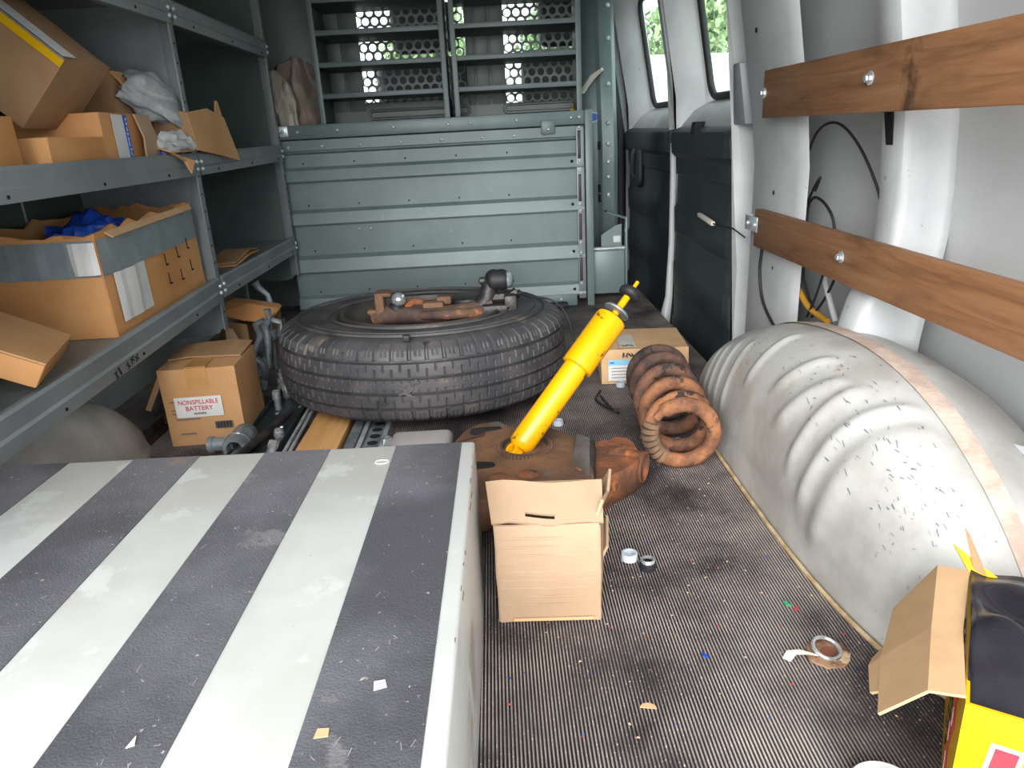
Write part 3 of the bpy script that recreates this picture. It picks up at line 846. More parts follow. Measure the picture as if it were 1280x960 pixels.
wire('black_wire', 'short black wire with a hooked end above the lower board', [(.72, 1.70, .30), (.72, 1.69, .449), (.715, 1.648, .506), (.712, 1.606, .54), (.712, 1.612, .528), (.712, 1.625, .51)], .0028, M_black)
wire('black_wire', 'black wire bent in a small arch above the lower board', [(.725, 1.68, .30), (.72, 1.675, .45), (.715, 1.650, .487), (.715, 1.617, .496), (.715, 1.561, .479), (.72, 1.534, .441), (.73, 1.52, .33)], .0032, M_black)
wire('yellow_conduit', 'yellow sleeved wire hanging below the lower board', [(.70, 1.69, .36), (.70, 1.688, .31), (.70, 1.633, .282), (.70, 1.575, .258), (.70, 1.48, .250)], .007, mat('yellow_sleeve', '#c8902a', '#d49c35', 12, .45))
wire('white_cable', 'white cable hanging below the lower board', [(.70, 1.53, .36), (.70, 1.505, .325), (.70, 1.47, .285), (.70, 1.444, .258)], .0065, M_white)
wire('black_wire', 'black wire crossing behind the yellow sleeve', [(.705, 1.66, .345), (.71, 1.60, .27), (.712, 1.54, .24)], .003, M_black)
wire('black_wire', 'black wire slanting from the lower board to the wheel arch', [(.69, 1.44, .36), (.70, 1.50, .30), (.70, 1.56, .24)], .003, M_black)
wire('black_wire', 'thin black wire crossing the white cable', [(.69, 1.50, .35), (.69, 1.53, .29), (.70, 1.585, .235)], .0026, M_black)
wire('black_wire', 'black wire running down the face of the white pillar', [(.658, 1.775, .375), (.659, 1.787, .303), (.659, 1.746, .23), (.658, 1.62, .175)], .0038, M_black)
tg = thing('wire_tag', 'cream connector tag on a thin wire beside the black door trim', 'wire', (.63, 2.10, .387))
g = G(); g.tube([(.04, -.16, -.02), (.02, -.12, .0), (0, 0, 0)], .0022, 6); g.build('lead', M_black, tg, smooth=60)
g = G(); g.box((-.006, 0, -.006), (.006, .15, .006), Matrix.Rotation(math.radians(4), 4, 'X')); g.build('connector', M_cloth2, tg, bevel=.002)

# ================================================================== LOOSE THINGS
# ---- striped platform box
def striped_box():
    r = thing('striped_box', 'white box with black grip strips on its lid in the foreground', 'box', (-.403, .56, 0), (0, 0, math.radians(-.9)))
    hx, y0, y1, h = .348, -.46, .425, .24
    g = G(); g.box((-hx, y0, 0), (hx, y1, h)); g.build('box_body', M_box_w, r, bevel=.004, seg=3)
    for i in range(4):
        xr = hx-.019-i*.194
        a = max(xr-.097, -hx+.004)
        g = G(); g.box((a, y0+.01, h), (xr, y1-.004, h+.0012)); g.build('grip_strip', M_grip, r)
    g = G()
    rnd = random.Random(5)
    for _ in range(34):       # chips along the worn edge
        y = rnd.uniform(y0+.2, y1-.01); L = rnd.uniform(.002, .012)
        M = Matrix.Translation((hx-.0005-rnd.uniform(0, .003), y, h-rnd.uniform(.001, .012)))
        g.box((0, -L, -.0016), (.001, L, .0016), M @ Matrix.Rotation(rnd.uniform(-.2, .2), 4, 'X'))
    g2 = G()
    for _ in range(45):
        i_ = rnd.randrange(4); xa = hx-.019-i_*.194-rnd.uniform(.006, .09)
        M = Matrix.Translation((max(xa, -hx+.01), rnd.uniform(y0+.25, y1-.02), h+.0013)) @ Matrix.Rotation(rnd.uniform(-.9, .9), 4, 'Z')
        L = rnd.uniform(.0008, .005); g2.box((-.0003, -L, 0), (.0003, L, .0002), M)
    g2.build('scratches', mat('pale_scratch', '#96938f', '#86837f', 30, .8), r)['kind'] = 'stuff'
    g.build('chipped_paint', mat('bare_chip', '#6e5f55', '#54504e', 60, .8), r)['kind'] = 'stuff'
    return r
striped_box()
def chip(name, lab, loc, poly, th, m, rz=0, cat='scrap', tilt=(0, 0)):
    g = G(); g.prism(poly, Matrix.Identity(4), 0, th)
    o = g.build(name, m); o.location = loc; o.rotation_euler = (tilt[0], tilt[1], rz)
    return tag(o, lab, cat)
chip('paper_scrap', 'tiny white paper scrap on the black strip of the striped box', (-.118, .485, .2414), [(-.006, -.004), (.005, -.005), (.006, .004), (-.003, .006)], .0006, M_paper, .4)
chip('paper_scrap', 'tiny cream crumb on the second black strip of the striped box', (-.302, .440, .2414), [(-.003, -.005), (.003, -.004), (.002, .006)], .001, M_cloth2, .2)
chip('paper_scrap', 'tiny tan crumb low on the first black strip of the striped box', (-.155, .437, .2414), [(-.006, -.004), (.005, -.004), (.005, .004), (-.004, .005)], .001, M_cardt, .1)
g = G(); g.lathe([(.0075, 0), (.0085, 0), (.0085, .0008), (.0075, .0008)], 20, closed=True)
o = g.build('rubber_ring', M_paper, smooth=40); o.location = (-.178, .925, .2402); o.scale = (1.2, .8, 1); tag(o, 'small pale ring lying on the far edge of the striped box', 'ring')

# ---- wheel with tyre
def wheel():
    r = thing('truck_wheel_assembly', 'large black truck wheel lying flat in front of the steel barrier', 'wheel', (-.208, 1.872, .030), (math.radians(-2.2), math.radians(.6), 0))
    H, R = .212, .377
    # tyre section: inner bead bottom -> tread -> inner bead top ; parameterised list of (r, z, zone)
    prof = []
    side = [(.206, .030), (.210, .018), (.225, .010), (.262, .004), (.305, .004), (.336, .012)]
    for p in side: prof.append((*p, 0))
    zs0, zs1 = .022, H-.022
    # shoulder + tread
    N = 92
    grooves = [.205, .40, .60, .795]
    for i in range(N+1):
        t = i/N
        z = .014+t*(H-.028)
        crown = R-.020*abs(2*t-1)**3.2-.012*max(0, abs(2*t-1)-.86)/.14
        zone = 1
        d = 0
        for gx in grooves:
            if abs(t-gx) < .0165: d = .010
        prof.append((crown-d, z, 1 if d == 0 else 2))
    for p in side[::-1]: prof.append((p[0], H-p[1], 0))
    nseg = 720; k = len(prof); vs = []
    nb = 60
    for i in range(nseg):
        a = 2*PI*i/nseg; ph = i*nb/nseg
        for q, (rr, z, zone) in enumerate(prof):
            rad = rr
            if zone == 1:
                t = (q-len(side))/N
                f = ph % 1
                if t < .195 or t > .805:               # shoulder blocks
                    if f < .09: rad -= .006
                    elif (.38 < f < .44 or .66 < f < .72) and (.06 < t < .14 or .86 < t < .94): rad -= .0025
                elif .215 < t < .39 or .61 < t < .785: # short sipes from alternate sides
                    u_ = (t-.215)/.175 if t < .5 else (t-.61)/.175
                    hb = (i//6) % 2
                    if i % 6 == 0 and ((u_ > .42) if hb else (u_ < .58)): rad -= .0035
                elif .41 < t < .59:
                    if i % 6 == 0 and (t < .46 or t > .54): rad -= .002
            elif zone == 0 and .30 < rr < .34 and q > k//2:
                if (ph % 1) < .112: rad += .0
            vs.append((rad*math.cos(a), rad*math.sin(a), z))
    fs = []
    for i in range(nseg):
        j = (i+1) % nseg
        for q in range(k-1):
            fs.append((i*k+q, j*k+q, j*k+q+1, i*k+q+1))
    g = G(); g.add(vs, fs)
    ty = g.build('tyre', M_tyre, r, smooth=28)
    # raised rings on the sidewall
    g = G()
    for rr in (.240, .300, .322):
        g.lathe([(rr-.0025, H-.006), (rr, H-.001), (rr+.0025, H-.006)], 96)
    g.build('sidewall_ring', M_tyre, ty, smooth=60)
    # steel rim
    g = G()
    g.lathe([(.222, H-.008), (.214, H-.002), (.206, H-.006), (.203, H-.022), (.192, H-.034), (.186, H-.075), (.178, H-.115), (.168, H-.128), (.150, H-.134), (.118, H-.128), (.095, H-.112), (.075, H-.108), (.070, H-.125), (.068, H-.14)], 72)
    g.lathe([(.068, H-.14), (.19, H-.15), (.203, .03), (.21, .012)], 72)
    rm = g.build('rim', M_rim, r, smooth=40, solid=.003)
    for i in range(8):
        a = 2*PI*i/8
        M = Matrix.Rotation(a, 4, 'Z') @ Matrix.Translation((.092, 0, H-.113))
        g = G(); g.lathe([(0, .004), (.008, .004), (.008, -.002)], 10, M); g.build('lug_hole', M_hole, rm)
        M = Matrix.Rotation(a+.39, 4, 'Z') @ Matrix.Translation((.143, 0, H-.1315))
        g = G(); g.lathe([(0, .004), (.014, .004), (.014, -.002)], 12, M); g.build('vent_hole', M_hole, rm)
    # rubber valve block on the tyre shoulder
    g = G(); g.box((-.012, -.352, H-.010), (.004, -.338, H+.004)); g.build('rubber_tab', M_black, ty, bevel=.002)
    # torn scar on the tread
    g = G(); rnd = random.Random(2)
    for _ in range(9):
        a = -PI/2+rnd.uniform(-.05, .03); z = H*.46+rnd.uniform(-.03, .02)
        p = Vector((R*.998*math.cos(a), R*.998*math.sin(a), z))
        M = Matrix.Translation(p) @ Matrix.Rotation(a+PI/2, 4, 'Z') @ Matrix.Rotation(rnd.uniform(-1, 1), 4, 'Y')
        g.box((-.010, -.003, -.003), (.010, .002, .003), M)
    g.build('tread_scar', M_tyre, ty, bevel=.001)
    return r
wheel()

# ---- steering knuckle lying on the wheel
def knuckle():
    r = thing('steering_knuckle', 'rusty steering knuckle with two ball joints lying on the wheel', 'car part', (-.16, 1.86, .20))
    o = r.location
    def L(*p): return Vector(p)-o
    g = G()
    g.tube([L(-.335, 1.85, .226), L(-.30, 1.85, .232), L(-.25, 1.84, .230), L(-.18, 1.84, .228), L(-.11, 1.84, .230), L(-.055, 1.845, .236), L(-.02, 1.85, .250)], [.018, .026, .022, .024, .022, .024, .026], 10)
    g.build('arm', M_rustdark, r, smooth=50)
    g = G(); g.box(L(-.20, 1.83, .225), L(-.145, 1.87, .262)); g.box(L(-.165, 1.85, .25), L(-.125, 1.88, .272))
    g.build('caliper_lug', M_rustarm, r, bevel=.006)
    g = G(); g.cyl(L(-.085, 1.915, .19), L(-.085, 1.915, .232), .080, 28); g.cyl(L(-.085, 1.915, .232), L(-.085, 1.915, .256), .050, 24); g.cyl(L(-.17, 1.93, .19), L(-.17, 1.93, .238), .03, 20)
    g.build('hub_flange', M_darksteel, r, bevel=.004)
    g = G(); g.tube([L(-.20, 1.82, .232), L(-.13, 1.79, .238), L(-.07, 1.80, .236), L(-.03, 1.83, .238)], [.012, .014, .013, .015], 8); g.build('steering_arm', M_rustdark, r, smooth=50)
    g = G(); g.box(L(-.045, 1.80, .222), L(.030, 1.835, .252)); g.box(L(.012, 1.80, .235), L(.045, 1.84, .275)); g.build('damper_bracket', M_darksteel, r, bevel=.006)
    g = G(); g.tube([L(-.245, 1.86, .245), L(-.225, 1.86, .262), L(-.20, 1.86, .258)], [.010, .011, .009], 8); g.build('stop_lug', M_rust, r, smooth=50)
    # left yoke and its chrome ball
    g = G(); g.box(L(-.322, 1.83, .232), L(-.298, 1.88, .292)); g.box(L(-.322, 1.83, .282), L(-.278, 1.88, .294)); g.box(L(-.345, 1.835, .236), L(-.318, 1.87, .25))
    g.build('yoke', M_rustarm, r, bevel=.005)
    g = G(); prof = [(.0, .0)]+[(.019*math.sin(a), .019-.019*math.cos(a)) for a in [PI*i/10 for i in range(1, 10)]]+[(0, .038)]
    g.lathe([(.0001, 0)]+prof[1:-1]+[(.0001, .038)], 20, Matrix.Translation(L(-.262, 1.85, .252)))
    g.build('ball_stud', M_bright, r, smooth=60)
    g = G(); g.lathe([(.012, 0), (.022, .004), (.024, .012), (.017, .022), (.012, .026)], 18, Matrix.Translation(L(-.272, 1.85, .238)) @ Matrix.Rotation(.5, 4, 'Y')); g.build('dust_boot', M_black, r, smooth=60)
    # right upright with boot and cap
    g = G(); g.tube([L(-.05, 1.85, .236), L(-.03, 1.85, .262), L(-.022, 1.85, .300), L(-.012, 1.85, .325)], [.028, .024, .020, .017], 10)
    g.tube([L(-.02, 1.85, .26), L(.03, 1.845, .262), (L(.048, 1.845, .275))], [.018, .017, .014], 8)
    g.build('upright', M_darksteel, r, smooth=45)
    M = Matrix.Translation(L(-.018, 1.85, .308)) @ Matrix.Rotation(PI/2, 4, 'Y')
    g = G(); g.lathe([(.018, -.012), (.026, -.004), (.029, .008), (.026, .018), (.028, .028), (.024, .040)], 22, M, cap=True); g.build('rubber_boot', M_black, r, smooth=50)
    g = G(); g.lathe([(.022, .040), (.021, .048), (.015, .055), (.006, .058), (.0001, .058)], 22, M); g.build('joint_cap', M_castgrey, r, smooth=50)
    g = G(); g.lathe([(.010, -.012), (.010, -.03), (.0001, -.034)], 10, M); g.build('stud_end', M_darksteel, r, smooth=40)
    M = Matrix.Translation(L(-.005, 1.83, .235)) @ Matrix.Rotation(PI/2, 4, 'X')
    g = G(); g.lathe([(.0001, .012), (.012, .012), (.014, .009), (.014, -.01)], 6, M); g.build('hex_nut', M_castgrey, r)
    return r
knuckle()
wire('sensor_cable', 'thin black sensor cable draped over the wheel edge', [(.050, 1.835, .282), (.068, 1.82, .272), (.092, 1.80, .268), (.130, 1.775, .264), (.162, 1.775, .235), (.181, 1.768, .18), (.186, 1.765, .128)], .0026, M_black, None, 'cable')

# ---- rusty control arm
def control_arm():
    r = thing('control_arm', 'rusty lower control arm lying on the mat', 'car part', (.03, 1.27, 0))
    o = r.location
    def zt(x, y): return .075+.010*math.sin((x+.1)*14)-.02*max(0, -.03-x)/.1
    def pressing(name, out, c0, zf, m):
        n = len(out); rings = []
        for s_, dz in ((1.0, -.060), (1.0, -.010), (.985, -.003), (.95, 0)):
            rings.append([(c0[0]+(x-c0[0])*s_-o.x, c0[1]+(y-c0[1])*s_-o.y, max(.001, zf(x, y)+dz)) for x, y in out])
        bm = bmesh.new()
        R = [[bm.verts.new(p) for p in rg] for rg in rings]
        for a in range(3):
            for i in range(n):
                j = (i+1) % n
                bm.faces.new((R[a][i], R[a][j], R[a+1][j], R[a+1][i]))
        f = bm.faces.new(R[3])
        bmesh.ops.triangulate(bm, faces=[f])
        me = bpy.data.meshes.new(name); bm.to_mesh(me); bm.free()
        me.materials.append(m); me.shade_smooth(); me.set_sharp_from_angle(angle=.7)
        ob = bpy.data.objects.new(name, me); C.objects.link(ob); ob.parent = r
        md = ob.modifiers.new('thick', 'SOLIDIFY'); md.thickness = .004
        return ob
    pressing('arm_pressing', [(-.110, 1.405), (-.09, 1.438), (-.06, 1.448), (-.02, 1.43), (-.005, 1.405), (.015, 1.380), (.04, 1.39), (.058, 1.400), (.085, 1.395), (.110, 1.376), (.14, 1.35), (.166, 1.325), (.158, 1.24), (.150, 1.16), (.132, 1.130), (.105, 1.132), (.075, 1.140), (.0, 1.115), (-.053, 1.100), (-.145, 1.075), (-.16, 1.14), (-.10, 1.19), (-.09, 1.28), (-.12, 1.34), (-.05, 1.365), (-.045, 1.385)], (.03, 1.26), zt, M_rustarm)
    pressing('arm_ear', [(.160, 1.322), (.178, 1.345), (.195, 1.36), (.21, 1.356), (.225, 1.372), (.245, 1.36), (.256, 1.335), (.256, 1.262), (.235, 1.235), (.208, 1.212), (.18, 1.19), (.156, 1.170), (.158, 1.24)], (.205, 1.27), lambda x, y: .056+.10*(x-.2)*.3, M_rust)
    # dark stepped wall between hump and ear, with a worn steel strip along its edge
    g = G(); g.hexa([Vector(p)-o for p in [(.150, 1.128, .004), (.160, 1.135, .004), (.178, 1.325, .050), (.168, 1.325, .050), (.138, 1.132, .070), (.150, 1.138, .066), (.174, 1.322, .078), (.160, 1.322, .080)]])
    br = g.build('step_wall', M_darksteel, r, bevel=.003)
    g = G(); g.hexa([Vector(p)-o for p in [(.100, 1.130, .068), (.140, 1.130, .066), (.166, 1.322, .074), (.140, 1.345, .074), (.100, 1.130, .0745), (.140, 1.132, .0735), (.166, 1.322, .0835), (.140, 1.345, .0845)]])
    g.build('worn_strip', mat('worn_bare_steel', '#6f6a68', '#57504c', 18, .5, metal=.3, spots=[('#7d5a3e', 12, .62)]), r, bevel=.003)
    M = Matrix.Translation(Vector((.150, 1.142, .036))-o) @ Matrix.Rotation(math.radians(60), 4, 'Z') @ Matrix.Rotation(PI/2, 4, 'X')
    g = G(); g.lathe([(.0001, .008), (.009, .008), (.013, .009), (.014, .002)], 14, M @ Matrix.Diagonal((1, 1.5, 1, 1))); g.build('bump_boss', M_rustdark, br, smooth=40)
    # spring seat cup with a knurled wall
    M = Matrix.Translation((.034-o.x, 1.288-o.y, .070))
    g = G(); N = 60
    g.lathe([(.062, -.006), (.052, .006), (.050, .020), (.045, .021), (.043, .008), (.034, .004), (.0001, .003)], N, M); sp = g.build('spring_seat', M_rustdark, r, smooth=40)
    g = G()
    for i in range(44):
        g.box((.050, -.0012, .004), (.0535, .0012, .020), M @ Matrix.Rotation(2*PI*i/44, 4, 'Z'))
    g.build('knurling', M_rustarm, sp)['kind'] = 'stuff'
    # front bushing tube
    p, q = Vector((.232, 1.292, .034))-o, Vector((.276, 1.268, .033))-o
    d = (q-p).normalized(); Mb = Matrix.Translation(p) @ d.to_track_quat('Z', 'Y').to_matrix().to_4x4()
    g = G(); g.lathe([(.031, -.03), (.031, .030), (.033, .033), (.033, .038), (.029, .040), (.025, .038), (.024, .02), (.0001, .018)], 26, Mb); bs = g.build('bushing_tube', M_rust, r, smooth=40)
    g = G(); g.lathe([(.023, .02), (.020, .028), (.010, .028), (.009, .034), (.0001, .034)], 22, Mb); g.build('rubber_bush', M_rustdark, bs, smooth=40)
    # oval openings
    for (x, y, sx, sy) in ((-.058, 1.235, 1.7, .6), (-.035, 1.39, 2.2, .45)):
        M = Matrix.Translation((x-o.x, y-o.y, zt(x, y)-.001)) @ Matrix.Diagonal((sx, sy, 1, 1))
        g = G(); g.lathe([(.0001, .006), (.018, .006), (.020, -.004)], 20, M); g.build('opening', M_hole, r, smooth=40)
    for (x, y) in ((-.02, 1.165), (.035, 1.168)):
        M = Matrix.Translation((x-o.x, y-o.y, zt(x, y)-.002))
        g = G(); g.lathe([(.0001, .010), (.010, .009), (.017, .002)], 14, M @ Matrix.Diagonal((1.3, .7, 1, 1))); g.build('stud_boss', M_rust, r, smooth=50)
    return r
control_arm()

# ---- yellow shock absorber
def shock():
    a, b = Vector((.018, 1.272, .088)), Vector((.270, 1.437, .352))
    d = b-a; L = d.length
    r = thing('shock_absorber', 'yellow shock absorber standing tilted in the control arm', 'shock absorber', a)
    r.rotation_mode = 'QUATERNION'; r.rotation_quaternion = d.to_track_quat('Z', 'Y')
    g = G(); g.lathe([(.0001, .004), (.018, .004), (.0245, .012), (.0255, .02), (.0255, L*.54)], 36); g.build('lower_tube', M_yellow, r, smooth=40)
    g = G(); g.lathe([(.0265, L*.50), (.0325, L*.505), (.0325, L*.80), (.031, L*.815), (.024, L*.825), (.0001, L*.825)], 36); g.build('dust_tube', M_yellow, r, smooth=40)
    M = Matrix.Translation((0, 0, -.006)) @ Matrix.Rotation(PI/2, 4, 'X')
    g = G(); g.lathe([(.008, -.014), (.014, -.014), (.014, .014), (.008, .014)], 20, M, closed=True)
    g.box((-.010, -.010, .004), (.010, .010, .016)); g.build('lower_eye', M_yellow, r, smooth=40)
    g = G(); g.lathe([(.0075, L*.82), (.0075, L*1.0), (.004, L*1.02), (.004, L*1.055), (.0001, L*1.055)], 14); g.build('piston_rod', M_yellow, r, smooth=40)
    g = G(); g.lathe([(.009, L*.855), (.027, L*.855), (.028, L*.862), (.026, L*.868), (.009, L*.866)], 30, closed=True); g.build('washer_plate', M_castgrey, r, smooth=40)
    g = G(); g.lathe([(.008, L*.955), (.019, L*.958), (.0225, L*.970), (.0225, L*.99), (.019, L*1.003), (.008, L*1.004)], 26, closed=True); g.build('rubber_bushing', M_black, r, smooth=50)
    return r
shock()

# ---- rusty coil spring
def spring():
    p, q = Vector((.351, 1.318, .079)), Vector((.384, 1.700, .079))
    d = q-p; L = d.length
    r = thing('coil_spring', 'rusty coil spring lying on its side by the wheel arch', 'spring', p)
    r.rotation_mode = 'QUATERNION'; r.rotation_quaternion = d.to_track_quat('Z', 'Y')
    Rc, rw = .0632, .0155
    turns = 5.6; N = 300; pts = []; rs = []
    for i in range(N+1):
        t = i/N; a = 2*PI*turns*t+.6
        # closed ends
        e = .9/turns
        if t < e: z = .018*(t/e)
        elif t > 1-e: z = L-.018*((1-t)/e)
        else: z = .018+(L-.036)*((t-e)/(1-2*e))
        pts.append((Rc*math.cos(a), Rc*math.sin(a), z)); rs.append(rw*(.55 if t < .01 or t > .99 else 1))
    m = bpy.data.materials.new('spring_rust'); m.use_nodes = True; t = NT(m)
    sep = t.n('ShaderNodeSeparateXYZ'); t.l(t.tc.outputs['Object'], sep.inputs[0])
    c1 = t.ramp(t.noise(16, 6, .65), [(.38, '#523626'), (.5, '#7a5036'), (.62, '#94633f')])
    c2 = t.ramp(t.noise(18, 6, .65), [(.36, '#332b2b'), (.5, '#4f3c36'), (.64, '#6d4a3c')])
    mr = t.n('ShaderNodeMapRange'); mr.inputs[1].default_value = .10; mr.inputs[2].default_value = .24; t.l(sep.outputs['Z'], mr.inputs[0])
    c = t.mix(mr.outputs[0], c1, c2); c = t.mix(t.mask(t.noise(22, 5, .6), .58, .63), c, '#2c2523')
    t.col(c); t.b.inputs['Roughness'].default_value = .85; t.bump(t.noise(60, 5, .65), .5)
    g = G(); g.tube(pts, rs, 12); g.build('coil', m, r, smooth=60)
    # rubber isolator sleeve, cracked, on the first coil
    iso = [Vector((Rc*math.cos(a), Rc*math.sin(a), .004+.012*(a-.6)/(2*PI))) for a in [5.3+1.4*i/14 for i in range(15)]]
    g = G()
    for i in range(0, 14, 2): g.tube(iso[i:i+2]+[iso[i+1]+(iso[i+1]-iso[i])*.5], rw*1.22, 12)
    g.build('cracked_sleeve', mat('dried_rubber', '#7d6148', '#5e4938', 20, .9, bump=.3), r, smooth=40)
    return r
spring()

# ---- cartons
def carton(name, lab, loc, size, rot, m, cat='box', tape=True, grp=None, bev=.004, bulge=.004):
    r = thing(name, lab, cat, loc, rot, grp)
    sx, sy, sz = size
    def f(x, y, z):
        return Vector((x, y, z))
    g = G(); n = 6
    # six faces as grids with a slight bulge and crushed corners
    rnd = random.Random(hash(lab) % 1000 if False else len(lab))
    def face(P0, U, V, N):
        def q(u, v):
            b = bulge*(1-(2*u-1)**2)*(1-(2*v-1)**2)
            p = P0+U*u+V*v+N*b
            return p+Vector((noise.noise(p*14+Vector(loc)), noise.noise(p*14+Vector((5, 1, 2))), noise.noise(p*14+Vector((1, 7, 3)))))*.0018
        g.grid(q, n, n)
    a, b, c = sx/2, sy/2, sz
    X, Y, Z = Vector((sx, 0, 0)), Vector((0, sy, 0)), Vector((0, 0, sz))
    face(Vector((-a, -b, 0)), X, Z, Vector((0, -1, 0))); face(Vector((-a, b, 0)), X, Z, Vector((0, 1, 0)))
    face(Vector((-a, -b, 0)), Y, Z, Vector((-1, 0, 0))); face(Vector((a, -b, 0)), Y, Z, Vector((1, 0, 0)))
    face(Vector((-a, -b, 0)), X, Y, Vector((0, 0, 0))); face(Vector((-a, -b, c)), X, Y, Vector((0, 0, 1)))
    body = g.build('carton_body', m, r, smooth=45, merge=True)
    if tape:
        g = G(); g.box((-.024, -b-.0035, c-.05), (.024, -b-.0025, c+.002)); g.box((-.024, -b-.0035, c+.003), (.024, b+.002, c+.0048)); g.build('packing_tape', M_tape, r)
    return r
def sheet(name, pts, m, parent, th=.004, nu=None):
    """thin board following rows of 3D points"""
    nu, nv = len(pts), len(pts[0]); g = G()
    g.add([p for row in pts for p in row], [(i*nv+j, (i+1)*nv+j, (i+1)*nv+j+1, i*nv+j+1) for i in range(nu-1) for j in range(nv-1)])
    return g.build(name, m, parent, solid=th)
def label_plate(parent, center, w_, h, rot, m, name='paper_label', th=.0008):
    g = G(); g.box((-w_/2, -h/2, 0), (w_/2, h/2, th)); o = g.build(name, m, parent); o.location = center; o.rotation_euler = rot; return o
def scribble(parent, n, w_, h, m, seed, name='handwriting', z=.001, lw=.0011):
    rnd = random.Random(seed); g = G()
    for i in range(n):
        x = -w_/2+w_*(i+.5)/n
        for k in range(2):
            M = Matrix.Translation((x+rnd.uniform(-.2, .2)*w_/n, rnd.uniform(-.15, .15)*h, z)) @ Matrix.Rotation(rnd.uniform(-1.2, 1.2), 4, 'Z')
            L = h*rnd.uniform(.3, .5)
            g.box((-lw, -L, 0), (lw, L, .0004), M)
    return g.build(name, m, parent)

# battery carton
bc = carton('battery_carton', 'cardboard carton with a red and white nonspillable battery label', (-.716, 1.692, 0), (.176, .178, .190), (0, 0, math.radians(3)), M_card)
fr = label_plate(bc, (-.006, -.0955, .098), .108, .050, FRONT, M_paper)
text('NONSPILLABLE', .0155, M_red, fr, (0, .012, .0012), (0, 0, 0), bold=.0002, sx=.88)
text('BATTERY', .0155, M_red, fr, (0, -.0035, .0012), (0, 0, 0), bold=.0002, sx=.98)
g = G()
for i in range(12): g.box((-.014+.0024*i, -.0185, .0008), (-.0126+.0024*i, -.0135, .0012))
g.build('small_print', M_ink, fr)
b2 = label_plate(bc, (.043, -.0956, .050), .040, .018, FRONT, M_greyink, 'barcode')
g = G()
for i in range(16): g.box((-.019+.0024*i, -.008, .0008), (-.0178+.0024*i+.0006*(i % 3), .008, .0012))
g.build('bars', M_ink, b2)
for (x, z, w_) in ((-.066, .113, .010), (-.066, .092, .008), (-.066, .083, .008), (-.035, .0685, .055), (-.042, .032, .036)):
    label_plate(bc, (x, -.0952, z), w_, .003, FRONT, M_greyink, 'print_line')
sheet('top_flap', [[(-.086, -.02, .194), (-.04, -.018, .198), (.05, -.022, .197), (.086, -.02, .195)], [(-.088, .09, .199), (-.03, .088, .204), (.05, .088, .206), (.088, .088, .200)]], M_cardd, bc)
chip('wooden_stick', 'thin brown stick leaning beside the battery carton', (-.838, 1.60, .095), [(-.006, -.003), (.006, -.003), (.004, .003), (-.005, .003)], .10, M_cardd, .3, 'stick', (.1, math.radians(28)))

# blue-label carton
lc = carton('parts_carton', 'small cardboard carton with a blue and white label behind the spring', (.392, 1.955, 0), (.235, .20, .098), (0, 0, math.radians(-4)), M_cardt, tape=False)
lp = label_plate(lc, (-.055, -.1035, .040), .088, .060, FRONT, M_paper)
label_plate(lp, (0, .022, .0008), .088, .016, (0, 0, 0), M_cyan, 'blue_band')
label_plate(lp, (-.034, .022, .0017), .012, .004, (0, 0, 0), M_blueink, 'blue_mark')
for i in range(4): label_plate(lp, (.0, .006-.009*i, .0008), .07, .0016, (0, 0, 0), M_greyink, 'print_line')
tp_ = label_plate(lc, (-.045, -.04, .1028), .045, .12, (0, 0, 0), mat('glossy_tape', '#c7c4b8', '#d2cfc4', 10, .15), 'tape_strip')
scribble(tp_, 4, .03, .018, M_ink, 4).location = (0, -.045, 0)
scribble(lc, 4, .034, .016, M_ink, 6).matrix_local = Matrix.Translation((-.045, -.1045, .082)) @ Matrix.Rotation(PI/2, 4, 'X')

